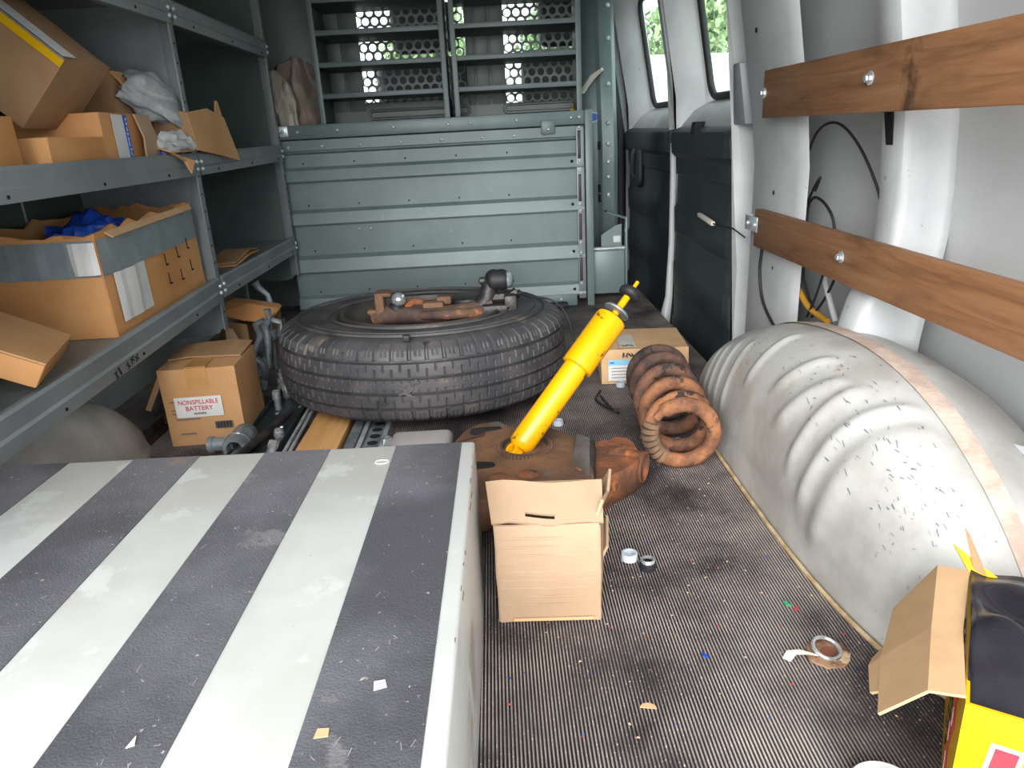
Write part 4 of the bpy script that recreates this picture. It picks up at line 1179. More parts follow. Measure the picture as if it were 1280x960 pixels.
# open carton standing on the mat, handle slot in its flap
def open_carton():
    r = thing('open_carton', 'open tan cardboard carton with a handle slot standing on the mat', 'box', (.050, .925, 0), (0, 0, math.radians(-3)))
    w_, d, h = .072, .056, .158
    def wall(a, b, n=7, name='carton_wall', z1=h, j=0):
        P, Q = Vector(a), Vector(b); rows = []
        for i in range(n):
            t = i/(n-1); row = []
            for q in range(5):
                z = z1*q/4; p = P.lerp(Q, t); p.z = z
                out = Vector((Q.y-P.y, P.x-Q.x, 0)).normalized()
                p += out*.003*math.sin(PI*t)*math.sin(PI*q/4)+Vector((noise.noise(p*20), noise.noise(p*20+Vector((3, 3, 3))), 0))*.002
                row.append(p)
            rows.append(row)
        return sheet(name, rows, M_cardlight, r)
    wall((-w_, -d, 0), (w_, -d, 0), name='front_wall'); wall((w_, -d, 0), (w_+.012, d, 0), name='side_wall', z1=h*.97)
    wall((-w_, d, 0), (-w_, -d, 0), name='side_wall'); wall((w_+.012, d, 0), (-w_, d, 0), name='back_wall', z1=h*1.05)
    g = G(); g.box((-w_, -d, .001), (w_, d, .005)); g.build('base', M_cardt, r)
    # front flap folded back, with a slot cut through it
    y0, y1, z0, z1 = -d, .008, h, h+.032
    def P(u, v): return Vector((-w_-.010*v-.004+u*(2*w_+.010+.014*v), y0+(y1-y0)*v+.003*math.sin(u*9), z0+(z1-z0)*v+.003*math.sin(u*5+1)))
    us = [0, .15, .31, .345, .40, .47, .535, .57, .72, .86, 1]; vs_ = [0, .14, .24, .5, .75, 1]
    g = G(); nv = len(vs_)
    vv = [P(u, v) for u in us for v in vs_]
    fs = [(i*nv+j, (i+1)*nv+j, (i+1)*nv+j+1, i*nv+j+1) for i in range(len(us)-1) for j in range(nv-1) if not (2 <= i <= 6 and j == 1)]
    g.add(vv, fs)
    g.build('handle_flap', M_cardlight, r, solid=.004)
    sheet('torn_flap', [[(w_-.005, -d+.01, h-.004), (w_+.010, .0, h+.0), (w_+.014, d, h)], [(w_+.006, -d+.012, h+.028), (w_+.018, .0, h+.018), (w_+.026, d-.01, h+.030)]], M_cardlight, r)
    sheet('side_tab', [[(w_+.005, -.01, h*.42), (w_+.012, d, h*.52)], [(w_+.016, -.006, h*.56), (w_+.022, d, h*.66)]], M_cardlight, r)
    sheet('bottom_tab', [[(-w_+.01, -d, .001), (w_, -d, .001)], [(-w_+.02, -d-.006, .006), (w_-.01, -d-.007, .007)]], M_cardt, r)
    # raised flutes of the corrugated face
    for i in range(9):
        g = G(); z = .030+i*.0135
        g.tube([(-w_+.004, -d-.0035+.001, z), (0, -d-.0055, z+.001), (w_-.006, -d-.0035+.001, z)], .0008, 6); g.build('flute', M_cardlight, r, smooth=60)
    return r
open_carton()

# yellow bin-bag carton
def bag_carton():
    ang = math.radians(-33)
    r = thing('bin_bag_carton', 'yellow and red carton of black bin bags with a torn flap', 'box', (.385, .488, 0), (0, 0, ang))
    W, D, H = .215, .215, .18
    g = G()
    g.box((0, 0, 0), (W, .003, H)); fr = g.build('front_panel', M_yprint, r)
    g = G(); g.box((0, .003, 0), (.003, D, H)); sd_ = g.build('side_panel', M_yprint, r)
    g = G(); g.box((0, D, 0), (W, D+.003, H-.02)); g.build('back_panel', M_yprint, r)
    g = G(); g.box((W, 0, 0), (W+.003, D, H)); g.build('side_panel', M_yprint, r)
    g = G(); g.box((.003, .003, .001), (W, D, .004)); g.build('base', M_cardt, r)
    # print: red H with a white edge, slanted red script with white, black small print
    text('H', .085, M_paper, fr, (.050, -.0006, .107), FRONT, 'letter_outline', .0085, 1.0, .1)
    text('H', .085, M_red, fr, (.050, -.0014, .107), FRONT, 'letter', .0045, 1.0, .1)
    g = G()
    for i in range(5):
        M = Matrix.Translation((-.0006, .075+.011*(i % 2), .155-.028*i)) @ Matrix.Rotation(.5, 4, 'X')
        g.box((-.0006, -.014, -.012), (.0002, .014, .012), M)
    g.build('red_script', M_red, sd_, bevel=.0002)
    g = G()
    for i in range(5):
        M = Matrix.Translation((-.0014, .075+.011*(i % 2), .157-.028*i)) @ Matrix.Rotation(.9, 4, 'X')
        g.box((-.0004, -.009, -.0025), (.0, .009, .0025), M)
    g.build('white_script', M_paper, sd_)
    g = G(); rnd = random.Random(9)
    for row in range(2):
        for i in range(9):
            M = Matrix.Translation((-.0007, .115+.028*row, .165-.016*i)) @ Matrix.Rotation(rnd.uniform(-.8, .8), 4, 'X')
            g.box((-.0005, -.006, -.0018), (.0002, .006, .0018), M)
            g.box((-.0005, -.0015, -.006), (.0002, .0015, .006), M)
    g.build('black_print', M_ink, sd_)
    # brown inside flap, folded out twice
    def w(x, y, z): return Vector((x, y, z))
    rows = [[w(.0, .006, H+.002), w(-.004, .10, H+.003), w(.0, D, H+.004)],
            [w(-.028, .006, H-.004), w(-.030, .10, H-.002), w(-.030, D-.002, H+.004)],
            [w(-.064, .010, H-.050), w(-.070, .10, H-.054), w(-.066, D-.02, H-.054)]]
    sheet('folded_flap', rows, M_cardt, r, .003)
    sheet('tuck_tab', [[w(-.064, .045, H-.051), w(-.070, .10, H-.055), w(-.068, D-.09, H-.056)], [w(-.074, .055, H-.066), w(-.080, .10, H-.069), w(-.078, D-.10, H-.070)]], M_cardt, r, .003)
    sheet('corner_flap', [[w(.0, D, H+.002), w(.03, D, H+.002)], [w(-.018, D+.022, H+.022), w(.004, D+.012, H+.012)]], M_yprint, r, .003)
    sheet('corner_scrap', [[w(.004, D+.004, H+.006), w(.016, D, H+.004)], [w(-.010, D+.03, H+.042), w(-.004, D+.024, H+.036)]], M_cardd, r, .003)
    # folded black bag roll
    def q(u, v):
        x, y = .001+u*(W-.002), .004+v*(D+.002)
        z = H-.008+.014*v+.016*math.sin(PI*min(1, v*1.05))*(.6+.4*math.sin(u*5+.4))+.010*math.sin((u*1.6+v*2.4)*6)*math.sin(PI*v)*math.sin(PI*min(1, u*3))+.006*noise.noise(Vector((u*6, v*6, 1)))
        return Vector((x, y, z))
    g = G(); g.grid(q, 40, 36)
    bb = g.build('black_bags', M_blackbag, r, smooth=70, solid=.002)
    return r
bag_carton()

# ---- caps, ring and small floor items
def cap(lab, loc, m, r_=.0125, h=.012, rot=(0, 0, 0), inner=True):
    r = thing('plastic_ring', lab, 'cap', loc, rot, 'plastic caps on the mat')
    g = G(); g.lathe([(r_*.62, h*.9), (r_*.7, h), (r_*.95, h), (r_, h*.9), (r_, 0), (r_*.85, 0), (r_*.8, h*.8)], 28, closed=True); b = g.build('cap_ring', m, r, smooth=45)
    g = G(); g.lathe([(r_*.8, h*.30), (.0001, h*.30)], 20); g.build('cap_web', m, r)
    return r
cap('clear plastic cap beside the carton\'s torn corner', (.208, 1.268, 0), M_plastic, .0135)
cap('clear plastic cap beside the black ribbed cap', (.188, 1.012, 0), M_plastic, .0135)
cap('clear plastic cap between wheel and control arm', (.124, 1.595, 0), M_plastic, .0125)
cap('clear plastic cap under the blue-label carton edge', (.316, 1.838, 0), M_plastic, .0125)
cap('clear plastic cap seen through the coil spring', (.375, 1.44, .0), M_plastic, .013)
k = thing('bottle_stopper', 'black ribbed cap with silver thread on the mat', 'cap', (.212, .982, 0))
g = G(); g.lathe([(.0001, 0), (.0125, 0), (.0135, .003), (.0135, .011), (.011, .012)], 26); g.build('cap_skirt', M_black, k, smooth=40)
g = G()
g.lathe([(.0108, .012), (.0115, .0135), (.0105, .015), (.0115, .0165), (.0105, .018), (.0085, .018), (.0080, .013)], 26); g.build('threaded_neck', M_bright, k, smooth=40)
rg = thing('tie_down_ring', 'steel tie-down ring on a cracked brown floor plate', 'ring', (.405, .763, 0), (0, 0, .5))
g = G(); rnd = random.Random(4); N = 26
pts = [(.030*(1+.12*rnd.uniform(-1, 1))*math.cos(2*PI*i/N), .026*(1+.12*rnd.uniform(-1, 1))*math.sin(2*PI*i/N)) for i in range(N)]
g.prism(pts, Matrix.Identity(4), .0003, .004); g.build('floor_plate', mat('cracked_brown_board', '#9b7a5f', '#6b4837', 28, .85, bump=.4, spots=[('#c9ab8c', 20, .6)]), rg, bevel=.0012)
g = G(); g.tube([(.017*math.cos(a), .004+.017*math.sin(a), .008+.004*math.sin(a)) for a in [2*PI*i/32 for i in range(32)]], .0027, 10, closed=True); g.build('ring', M_bright, rg, smooth=60)
g = G(); g.cyl((.0, -.003, .004), (.0, -.003, .0052), .013, 20); g.build('recess', mat('rusty_recess', '#7d4a33', '#5b3527', 20, .9), rg)
sheet('white_tape', [[(-.058, .026, .004), (-.054, .016, .003)], [(-.045, .030, .007), (-.040, .019, .006)], [(-.030, .022, .007), (-.026, .010, .006)], [(-.020, .008, .006), (-.016, -.002, .006)]], M_cloth2, rg, .001)
chip('cardboard_scrap', 'half-round tan cardboard scrap on the near mat', (.152, .690, .0005), [(.010*math.cos(a), .008*math.sin(a)) for a in [PI*i/8 for i in range(9)]], .0015, M_cardt, -.2)
chip('plastic_scrap', 'small green scrap on the mat near the wheel arch', (.392, .872, .0005), [(-.003, -.006), (.002, -.007), (.003, .005), (-.002, .006)], .0015, mat('green_plastic', '#2f9a66', '#3aa873', 9, .5), .4)
chip('plastic_scrap', 'small blue scrap in the middle of the near mat', (.245, .775, .0005), [(-.002, -.006), (.003, -.004), (.002, .006), (-.002, .004)], .0015, M_bluebag, .5)
chip('plastic_scrap', 'small red scrap on the mat by the green scrap', (.402, .860, .0005), [(-.002, -.005), (.002, -.005), (.001, .005), (-.001, .005)], .0015, M_red, -.7)
g = G(); g.lathe([(.0001, .0), (.036, 0), (.038, .004), (.038, .014), (.035, .018), (.030, .016), (.0001, .016)], 40)
o = g.build('plastic_disc', M_box_w, smooth=40); o.location = (.366, .545, 0); tag(o, 'white plastic lid on the mat beside the yellow carton', 'lid')
wire('black_lead', 'short black lead looped on the mat beside the shock absorber', [(.255, 1.80, .004), (.235, 1.74, .004), (.245, 1.67, .012), (.265, 1.625, .016), (.275, 1.64, .004), (.262, 1.68, .004), (.25, 1.76, .004)], .0035, M_black, None, 'cable')
# crumbs and dust specks on the mat
g = G(); rnd = random.Random(11)
for _ in range(300):
    x, y = rnd.uniform(-.04, .47), rnd.betavariate(1.3, 2.2)*1.6+.62
    s = rnd.uniform(.0005, .0017)
    M = Matrix.Translation((x, y, .0003)) @ Matrix.Rotation(rnd.uniform(0, 3), 4, 'Z')
    g.mi = rnd.choice([0, 0, 1, 1, 1, 4, 4, 2, 3])
    g.add([M @ Vector(p) for p in ((-s*1.6, -s, 0), (s*1.5, -s*.8, 0), (s*1.2, s, 0), (-s, s*.9, 0), (0, 0, s))], [(0, 1, 4), (1, 2, 4), (2, 3, 4), (3, 0, 4)])
o = g.build('debris', [M_cloth, M_cardt, M_red, M_bluebag, M_rust]); tag(o, 'crumbs, grit and coloured specks strewn over the mat', 'debris', kind='stuff')

# ---- timber and steel under the wheel
def timber(lab, a, b, m, name='pine_plank'):
    g = G(); g.box(a, b); return tag(g.build(name, m, bevel=.002), lab, 'plank')
timber('pale pine plank lying under the wheel', (-.472, 1.30, .0), (-.378, 1.90, .027), M_pine)
for x, l in ((-.484, 'bright steel rod lying against the pine plank'), (-.497, 'bright steel rod second from the pine plank')):
    g = G(); g.tube([(x+.004, 1.30, .0225), (x-.012, 1.86, .0225)], .0042, 8); g.box((x-.004, 1.32, 0), (x+.008, 1.36, .020)); tag(g.build('steel_rod', M_zinc, smooth=60), l, 'rod', 'steel rods by the plank')
g = G(); g.box((-.366, 1.30, 0), (-.342, 1.80, .026)); tag(g.build('flat_bar', M_castgrey, bevel=.002), 'grey flat steel bar beside the pine plank', 'bar')
def slotted_strut():
    r = thing('slotted_strut', 'slotted steel strut lying under the wheel', 'strut', (-.307, 1.58, 0))
    g = G(); g.box((-.031, -.28, .0), (-.028, .20, .024)); g.box((.028, -.28, .0), (.031, .20, .024)); g.box((-.031, -.28, .023), (-.020, .20, .026)); g.box((.020, -.28, .023), (.031, .20, .026))
    g.build('channel', M_zinc, r, bevel=.001)
    g = G(); g.box((-.028, -.28, .014), (.028, .20, .017)); w_ = g.build('web', M_castgrey, r)
    for i in range(12):
        M = Matrix.Translation((0, -.26+i*.038, .0172))
        g = G(); g.lathe([(.0001, .001), (.012, .001), (.013, -.001)], 12, M @ Matrix.Diagonal((1, .9, 1, 1))); g.build('slot', M_hole, w_)
    return r
slotted_strut()
g = G(); g.box((-.26, 1.38, 0), (-.122, 1.518, .042)); tag(g.build('plastic_block', mat('pale_plastic', '#a39e9e', '#b0abab', 9, .5), bevel=.016, seg=4), 'pale rounded plastic block between striped box and wheel', 'block')
def nut(lab, loc, r_=.011, h=.014, m=None):
    g = G(); g.lathe([(r_*.55, 0), (r_, 0), (r_, h), (r_*.55, h)], 6, closed=True)
    o = g.build('hex_nut', m or M_bright); o.location = loc; return tag(o, lab, 'nut', 'loose nuts on the floor')
nut('bright hex nut beside the slotted strut', (-.268, 1.475, 0), .012, .044)

# tool tray and hardware beside the battery carton
tr = thing('tool_tray', 'flat black plastic tool tray beside the battery carton', 'tray', (-.575, 1.66, 0))
g = G(); g.box((-.055, -.28, 0), (.055, .30, .008)); g.build('tray_base', M_dark, tr, bevel=.003)
g = G(); g.box((-.055, -.28, .006), (-.049, .30, .022)); g.box((.049, -.28, .006), (.055, .30, .022)); g.build('tray_rim', M_dark, tr, bevel=.002)
for i, (x, y) in enumerate([(-.030, -.18), (.02, .0), (-.02, .10), (.03, .14)]):
    g = G(); g.cyl((x, y, .008), (x, y, .0095), .005, 8); g.build('snap_stud', M_bright, tr)
def socket(lab, loc, rot, r_=.012, h=.03, m=None):
    g = G(); g.lathe([(r_*.6, h), (r_*.62, h*.4), (.0001, h*.4)], 18); g.lathe([(r_*.6, h), (r_*.95, h), (r_, h*.93), (r_, h*.55), (r_*.82, h*.5), (r_*.82, .002), (r_*.78, 0), (.0001, 0)], 18)
    o = g.build('steel_socket', m or M_bright, smooth=40); o.location = loc; o.rotation_euler = rot
    return tag(o, lab, 'socket', 'steel sockets on the floor')
socket('bright steel socket on the tray beside the steel rods', (-.531, 1.560, .016), (-1.1, 0, .3), .0125)
socket('bright steel socket at the striped box end of the tray', (-.528, 1.475, .020), (-.9, 0, -.2), .0125)
socket('upright steel socket in the middle of the tray', (-.598, 1.79, .0085), (.0, 0, 0), .011, .052)
socket('stubby steel socket further along the tray', (-.60, 1.88, .0085), (0, 0, 0), .012, .04)
g = G(); g.tube([(-.598, 1.40, .030), (-.565, 1.56, .032), (-.540, 1.70, .034)], [.009, .010, .009], 10)
tag(g.build('pry_bar', M_darksteel, smooth=60), 'dark steel bar lying diagonally over the tool tray', 'bar')
def tee():
    r = thing('steel_coupling', 'grey cast steel coupling beside the battery carton', 'fitting', (-.612, 1.535, .030))
    g = G(); g.lathe([(.018, -.045), (.027, -.045), (.028, -.04), (.028, .04), (.026, .045), (.018, .045)], 26, Matrix.Rotation(PI/2, 4, 'X') , closed=True); g.build('coupling_body', M_castgrey, r, smooth=40)
    g = G(); g.lathe([(.0001, .0), (.016, .0), (.016, .045), (.019, .047), (.019, .058), (.010, .06), (.0001, .056)], 20, Matrix.Translation((-.01, -.01, .0)) @ Matrix.Rotation(-PI/2, 4, 'Y')); g.build('side_branch', M_castgrey, r, smooth=40)
    g = G(); g.tube([(.030*math.cos(a), -.02+.002*math.sin(3*a), .030*math.sin(a)) for a in [2*PI*i/24 for i in range(24)]], .0016, 6, closed=True); g.build('wire_clip', M_bright, r, smooth=60)
    return r
tee()
# gear puller
def puller():
    r = thing('gear_puller', 'grey steel gear puller with three crossed arms in the hardware pile', 'tool', (-.705, 2.15, .0))
    g = G(); g.cyl((0, 0, .01), (.003, 0, .185), .0075, 12); g.cyl((.003, 0, .185), (.003, 0, .20), .011, 6); g.build('screw', M_castgrey, r, smooth=40)
    g = G(); g.cyl((0, 0, .105), (0, 0, .135), .020, 14); g.build('yoke', M_castgrey, r, bevel=.003)
    for a, s in ((PI, .055), (.0, .05), (-PI/2, .05)):
        c, sn = math.cos(a), math.sin(a)
        g = G(); g.tube([(c*.012, sn*.012, .165), (c*.04, sn*.04, .155), (c*.03, sn*.03, .12), (c*s, sn*s, .07), (c*(s+.012), sn*(s+.012), .03)], [.010, .011, .012, .010, .007], 8); g.build('puller_arm', M_castgrey, r, smooth=50)
    return r
puller()
def cclamp():
    r = thing('c_clamp', 'grey C-shaped clamp lying beside the gear puller', 'tool', (-.715, 1.98, .0))
    g = G(); g.tube([(.035*math.cos(a), -.01, .060+.040*math.sin(a)) for a in [-.6+4.4*i/16 for i in range(17)]], .013, 10); g.build('frame', M_castgrey, r, smooth=50)
    g = G(); g.cyl((.028, -.01, .006), (.028, -.01, .085), .010, 14); g.build('spindle', M_zinc, r, smooth=40)
    g = G(); g.lathe([(.0001, .0), (.013, .0), (.013, .02), (.0001, .022)], 14, Matrix.Translation((-.012, -.035, .012)) @ Matrix.Rotation(.5, 4, 'X')); g.build('pressure_pad', M_bright, r, smooth=40)
    return r
cclamp()
rnd = random.Random(21)
spots = [(-.648, 2.02, .036, 'beside the tyre'), (-.640, 2.10, .06, 'close behind the first against the tyre'), (-.635, 2.20, .085, 'standing tallest against the tyre'), (-.745, 2.07, .06, 'left of the gear puller'), (-.765, 2.24, .08, 'below the torn cardboard'), (-.66, 2.30, .07, 'behind the gear puller'), (-.625, 1.95, .03, 'between tray and tyre')]
for i, (x, y, h, where) in enumerate(spots):
    r = thing('steel_stud', 'threaded steel ball stud ' + where, 'car part', (x, y, 0), (rnd.uniform(-.12, .12), rnd.uniform(-.12, .12), 0), 'studs in the hardware pile')
    g = G(); g.lathe([(.0001, 0), (.017, 0), (.020, .006), (.018, .020), (.012, .026), (.010, h), (.0001, h)], 16); g.build('taper_pin', M_castgrey, r, smooth=40)
    g = G(); g.lathe([(.006, h*.98), (.015, h), (.015, h+.014), (.006, h+.016)], 6); g.build('castle_nut', M_zinc if i % 2 else M_bright, r)
    g = G(); g.lathe([(.006, h+.014), (.0065, h+.03), (.0001, h+.031)], 10); g.build('thread_end', M_castgrey, r, smooth=40)
g = G(); g.tube([(-.60, 2.0, .012), (-.64, 2.09, .10), (-.655, 2.14, .17)], [.010, .009, .007], 10)
tag(g.build('tie_rod', M_darksteel, smooth=60), 'dark slim tie rod leaning between puller and tyre', 'rod')
g = G(); g.tube([(-.735, 2.37, .02), (-.765, 2.37, .20), (-.79, 2.368, .225), (-.80, 2.366, .245)], [.010, .009, .011, .014], 10)
tag(g.build('bent_lever', M_castgrey, smooth=60), 'grey bent lever rising behind the torn cardboard', 'tool')
tcd = thing('torn_carton', 'torn brown carton with a crushed lid in the hardware pile', 'box', (-.80, 2.26, 0))
sheet('crushed_lid', [[(-.07, -.09, .19), (.0, -.08, .165), (.07, -.07, .150), (.09, -.06, .158)], [(-.06, 0, .205), (.01, 0, .195), (.08, 0, .178), (.10, .0, .172)], [(-.06, .08, .20), (.0, .08, .19), (.08, .07, .175), (.09, .06, .17)]], M_cardo, tcd)
sheet('carton_wall', [[(-.07, -.085, .0), (.02, -.085, .0)], [(-.07, -.088, .17), (.02, -.085, .15)]], M_cardd, tcd)
sheet('carton_wall', [[(-.06, .085, .0), (.08, .075, .0)], [(-.06, .08, .195), (.08, .07, .17)]], M_cardd, tcd)
cp = thing('cardboard_sheet', 'plain tan cardboard panel leaning between shelving and puller', 'cardboard', (-.79, 2.09, 0))
sheet('panel', [[(-.035, -.02, .0), (.035, .0, .0)], [(-.03, .0, .09), (.010, .02, .10)], [(-.03, .012, .16), (-.012, .022, .155)]], M_cardlight, cp)
g = G(); g.box((-.012, -.012, 0), (.012, .30, .006)); g.box((-.012, -.012, 0), (-.007, .30, .026))
o = g.build('angle_iron', M_rustdark, bevel=.001); o.location = (-.865, 1.44, 0); o.rotation_euler = (0, 0, .02); tag(o, 'rusty angle iron lying under the shelving', 'bar')
for i, (x, y, l) in enumerate([(-.915, 1.62, 'beside the angle iron'), (-.93, 1.66, 'behind the other under the shelving')]):
    socket('small dark steel socket on the floor ' + l, (x, y, .012), (PI/2, 0, .4+i), .012, .03, M_zinc)

# ---- things on the middle shelf
ZS = .6485
A = carton('shelf_carton', 'low orange carton at the lip of the middle shelf', (-.885, 1.485, ZS), (.185, .205, .052), (0, 0, math.radians(1)), M_cardo, tape=False, bulge=.003)
label_plate(A, (-.06, -.1065, .022), .05, .038, FRONT, M_paper)
Bx = carton('shelf_carton', 'orange carton with a white and blue label on the middle shelf', (-.915, 1.685, ZS), (.235, .19, .100), (0, 0, math.radians(1)), M_cardo, tape=False, bulge=.003)
lp = label_plate(Bx, (.1212, -.015, .052), .070, .090, AISLE, M_paper)
lb_ = label_plate(lp, (.024, 0, .0008), .018, .090, (0, 0, 0), M_blueink, 'blue_band')
g = G(); rnd = random.Random(8)
for i in range(8):
    for k in range(2):
        M = Matrix.Translation((rnd.uniform(-.003, .003), -.036+.0105*i+rnd.uniform(-.002, .002), .0009)) @ Matrix.Rotation(rnd.uniform(0, 3), 4, 'Z')
        g.box((-.0010, -.0038, 0), (.0010, .0038, .0004), M)
g.build('white_print', M_paper, lb_)
Dx = carton('shelf_carton', 'large brown carton at the back of the middle shelf', (-.945, 1.875, ZS), (.20, .17, .195), (0, 0, math.radians(-2)), M_cardd, tape=False)
sheet('raised_flap', [[(-.05, -.085, .195), (.10, -.085, .195)], [(-.03, -.10, .215), (.085, -.105, .212)]], M_card, Dx)
sheet('raised_flap', [[(.10, -.08, .195), (.10, .05, .195)], [(.118, -.06, .16), (.125, .04, .15)]], M_card, Dx)
cp2 = thing('cardboard_sheet', 'pale cardboard panel standing behind the white and blue label', 'cardboard', (-.785, 1.785, ZS))
sheet('panel', [[(.0, -.04, .0), (.004, -.04, .05), (-.008, -.044, .10)], [(-.002, .035, .0), (.0, .035, .05), (-.008, .025, .098)]], M_cardlight, cp2)
# tilted carton with a yellow and white label
E_ = carton('shelf_carton', 'tilted brown carton with a yellow label edge atop the other boxes', (-.905, 1.55, .7535), (.20, .17, .155), (0, math.radians(43), 0), M_cardd, tape=False)
E_.location = (-.955, 1.56, .79)
label_plate(E_, (.012, -.062, .1595), .165, .045, (0, 0, 0), M_paper)
yl = label_plate(E_, (.0, -.0895, .148), .205, .016, FRONT, M_yprint, 'yellow_edge')
label_plate(E_, (.0, -.0900, .1575), .205, .004, FRONT, M_greyink, 'grey_edge')
label_plate(E_, (-.02, -.0885, .04), .04, .014, FRONT, M_paper, 'white_sticker')
small = carton('shelf_carton', 'small orange carton at the near end of the middle shelf', (-.885, 1.262, ZS), (.16, .12, .088), (0, 0, math.radians(4)), M_cardo, tape=False)
# torn open carton over the lip
tc2 = thing('torn_carton', 'torn open carton hanging over the middle shelf lip', 'box', (-.80, 2.06, ZS))
P = lambda x, y, z: (x+.80, y-2.06, z-ZS)
sheet('outer_panel', [[P(-.750, 1.96, .665), P(-.752, 1.955, .71), P(-.755, 1.945, .755)], [P(-.742, 2.12, .645), P(-.746, 2.09, .71), P(-.752, 2.08, .768)], [P(-.735, 2.23, .628), P(-.744, 2.215, .69), P(-.752, 2.20, .747)]], M_card, tc2)
sheet('inner_panel', [[P(-.755, 1.945, .755), P(-.750, 1.96, .668)], [P(-.835, 1.93, .775), P(-.835, 1.94, .665)]], M_cardd, tc2)
sheet('torn_peak', [[P(-.752, 2.14, .755), P(-.752, 2.19, .747)], [P(-.755, 2.165, .79), P(-.755, 2.178, .79)]], M_card, tc2)
sheet('hanging_flap', [[P(-.785, 1.81, .675), P(-.752, 1.80, .665)], [P(-.755, 1.87, .650), P(-.745, 1.865, .640)], [P(-.738, 1.90, .640), P(-.735, 1.86, .612)]], M_card, tc2)
sheet('carton_base', [[P(-.80, 1.85, .661), P(-.752, 1.855, .664)], [P(-.80, 1.965, .661), P(-.752, 1.965, .664)]], M_cardd, tc2)
# plastic film over it
def plastic_film():
    r = thing('plastic_film', 'crumpled grey plastic film bag slumped over the shelf boxes', 'plastic bag', (-.825, 1.93, .66))
    def q(u, v):
        a = 2*PI*v
        cx = Vector((-.015+.070*u, -.12+.22*u, .160-.135*u*u))
        rad = .050*math.sin(PI*min(1, .16+.80*u))*(1+.22*math.sin(3*a+5*u)+.12*math.sin(7*a-9*u)+.35*noise.noise(Vector((2*math.cos(a), 2*math.sin(a), u*5))))
        p = cx+Vector((rad*.55*math.cos(a), rad*.9*math.sin(a)*.9, rad*.85*math.sin(a)))
        return p
    g = G(); g.grid(q, 40, 48); g.build('film', M_bag, r, smooth=80)
    def q2(u, v):
        a = 2*PI*v
        cx = Vector((.035+.038*u, -.10+.125*u, .040-.030*u))
        rad = .024*math.sin(PI*min(1, .2+.72*u))*(1+.35*math.sin(4*a+6*u)+.5*noise.noise(Vector((3*math.cos(a), 3*math.sin(a), u*7))))
        return cx+Vector((rad*.5*math.cos(a), rad*1.1*math.sin(a), rad*.8*math.sin(a+.5)))
    g = G(); g.grid(q2, 24, 36); g.build('white_fold', mat('white_film', '#c9ccca', '#b5b9b8', 14, .35, bump=.2, bscale=20), r, smooth=80)
    return r
plastic_film()
g = G(); g.box((-.80, 1.83, ZS), (-.775, 1.87, ZS+.022)); tag(g.build('blue_tin', M_blueink, bevel=.003), 'small blue tin under the hanging carton flap', 'tin')

# ---- things on the lower shelf
def taped_box():
    zf = .316
    r = thing('taped_carton', 'large open carton bound with silver duct tape on the lower shelf', 'box', (-.915, 1.705, zf), (math.radians(1.6), 0, 0))
    a, b, h = .124, .245, .205
    rnd = random.Random(8)
    def wall(P, Q, n=14, name='carton_wall'):
        P, Q = Vector(P), Vector(Q); rows = []
        for i in range(n):
            t = i/(n-1); p = P.lerp(Q, t); out = Vector((Q.y-P.y, P.x-Q.x, 0)).normalized()
            row = []
            for k, z in enumerate((0, .05, .11, .165, h, h+rnd.uniform(.0, .018))):
                row.append(p+Vector((0, 0, z))+out*(.006*math.sin(PI*t)*math.sin(PI*min(1, z/h))+(.003*rnd.uniform(-1, 1.5) if k == 5 else 0)))
            rows.append(row)
        return sheet(name, rows, M_cardo, r)
    wall((-a, -b, 0), (a, -b, 0)); w2 = wall((a, -b, 0), (a, b, 0)); wall((a, b, 0), (-a, b, 0)); wall((-a, b, 0), (-a, -b, 0))
    g = G(); g.box((-a, -b, .001), (a, b, .005)); g.build('carton_base', M_cardo, r)
    # duct tape band round rear and aisle faces
    def band(P, Q, z0, z1, off=.005, n=14, m=M_duct, name='duct_tape'):
        P, Q = Vector(P), Vector(Q); out = Vector((Q.y-P.y, P.x-Q.x, 0)).normalized(); rows = []
        for i in range(n):
            t = i/(n-1); p = P.lerp(Q, t); rows.append([p+out*(off+.006*math.sin(PI*t)*math.sin(PI*min(1, z/h))+.0012*math.sin(i*2.1))+Vector((0, 0, z)) for z in (z0, (z0+z1)/2, z1)])
        return sheet(name, rows, m, r, .001)
    band((-a, -b, 0), (a, -b, 0), .128, .200); band((a, -b, 0), (a, b-.01, 0), .128, .200)
    band((a-.05, -b, 0), (a+.002, -b, 0), .132, .196, .0075, 6, M_paper, 'clear_tape')
    band((a, -b+.03, 0), (a, -b+.165, 0), .025, .128, .0075, 8, M_paper, 'paper_sheet')
    for (y, z) in ((.02, .05), (.02, .095), (.09, .10), (.09, .045), (.155, .055), (.155, .11)):
        g = G(); g.box((a+.0105, y-.0012, z), (a+.0118, y+.0012, z+.028)); g.box((a+.0105, y-.0012, z), (a+.0118, y+.012, z+.003)); g.build('cut_slit', M_hole, r)
    sheet('torn_lip', [[(a+.002, -b+.04, h+.004), (a+.004, b-.02, h+.006)], [(a+.014, -b+.05, h-.008), (a+.016, b-.03, h-.004)]], M_cardt, r)
    return r
taped_box()
def crumple(name, lab, loc, rad, m, seed, cat='bag', sq=(1, 1, .6)):
    def q(u, v):
        a, t = 2*PI*v, PI*u
        d = Vector((math.sin(t)*math.cos(a), math.sin(t)*math.sin(a), math.cos(t)))
        k = 1+.45*noise.noise(d*2.2+Vector((seed, 0, 0)))+.2*noise.noise(d*6+Vector((0, seed, 0)))
        return Vector((d.x*rad*k*sq[0], d.y*rad*k*sq[1], d.z*rad*k*sq[2]))
    g = G(); g.grid(q, 26, 34); o = g.build(name, m, smooth=60); o.location = loc; return tag(o, lab, cat)
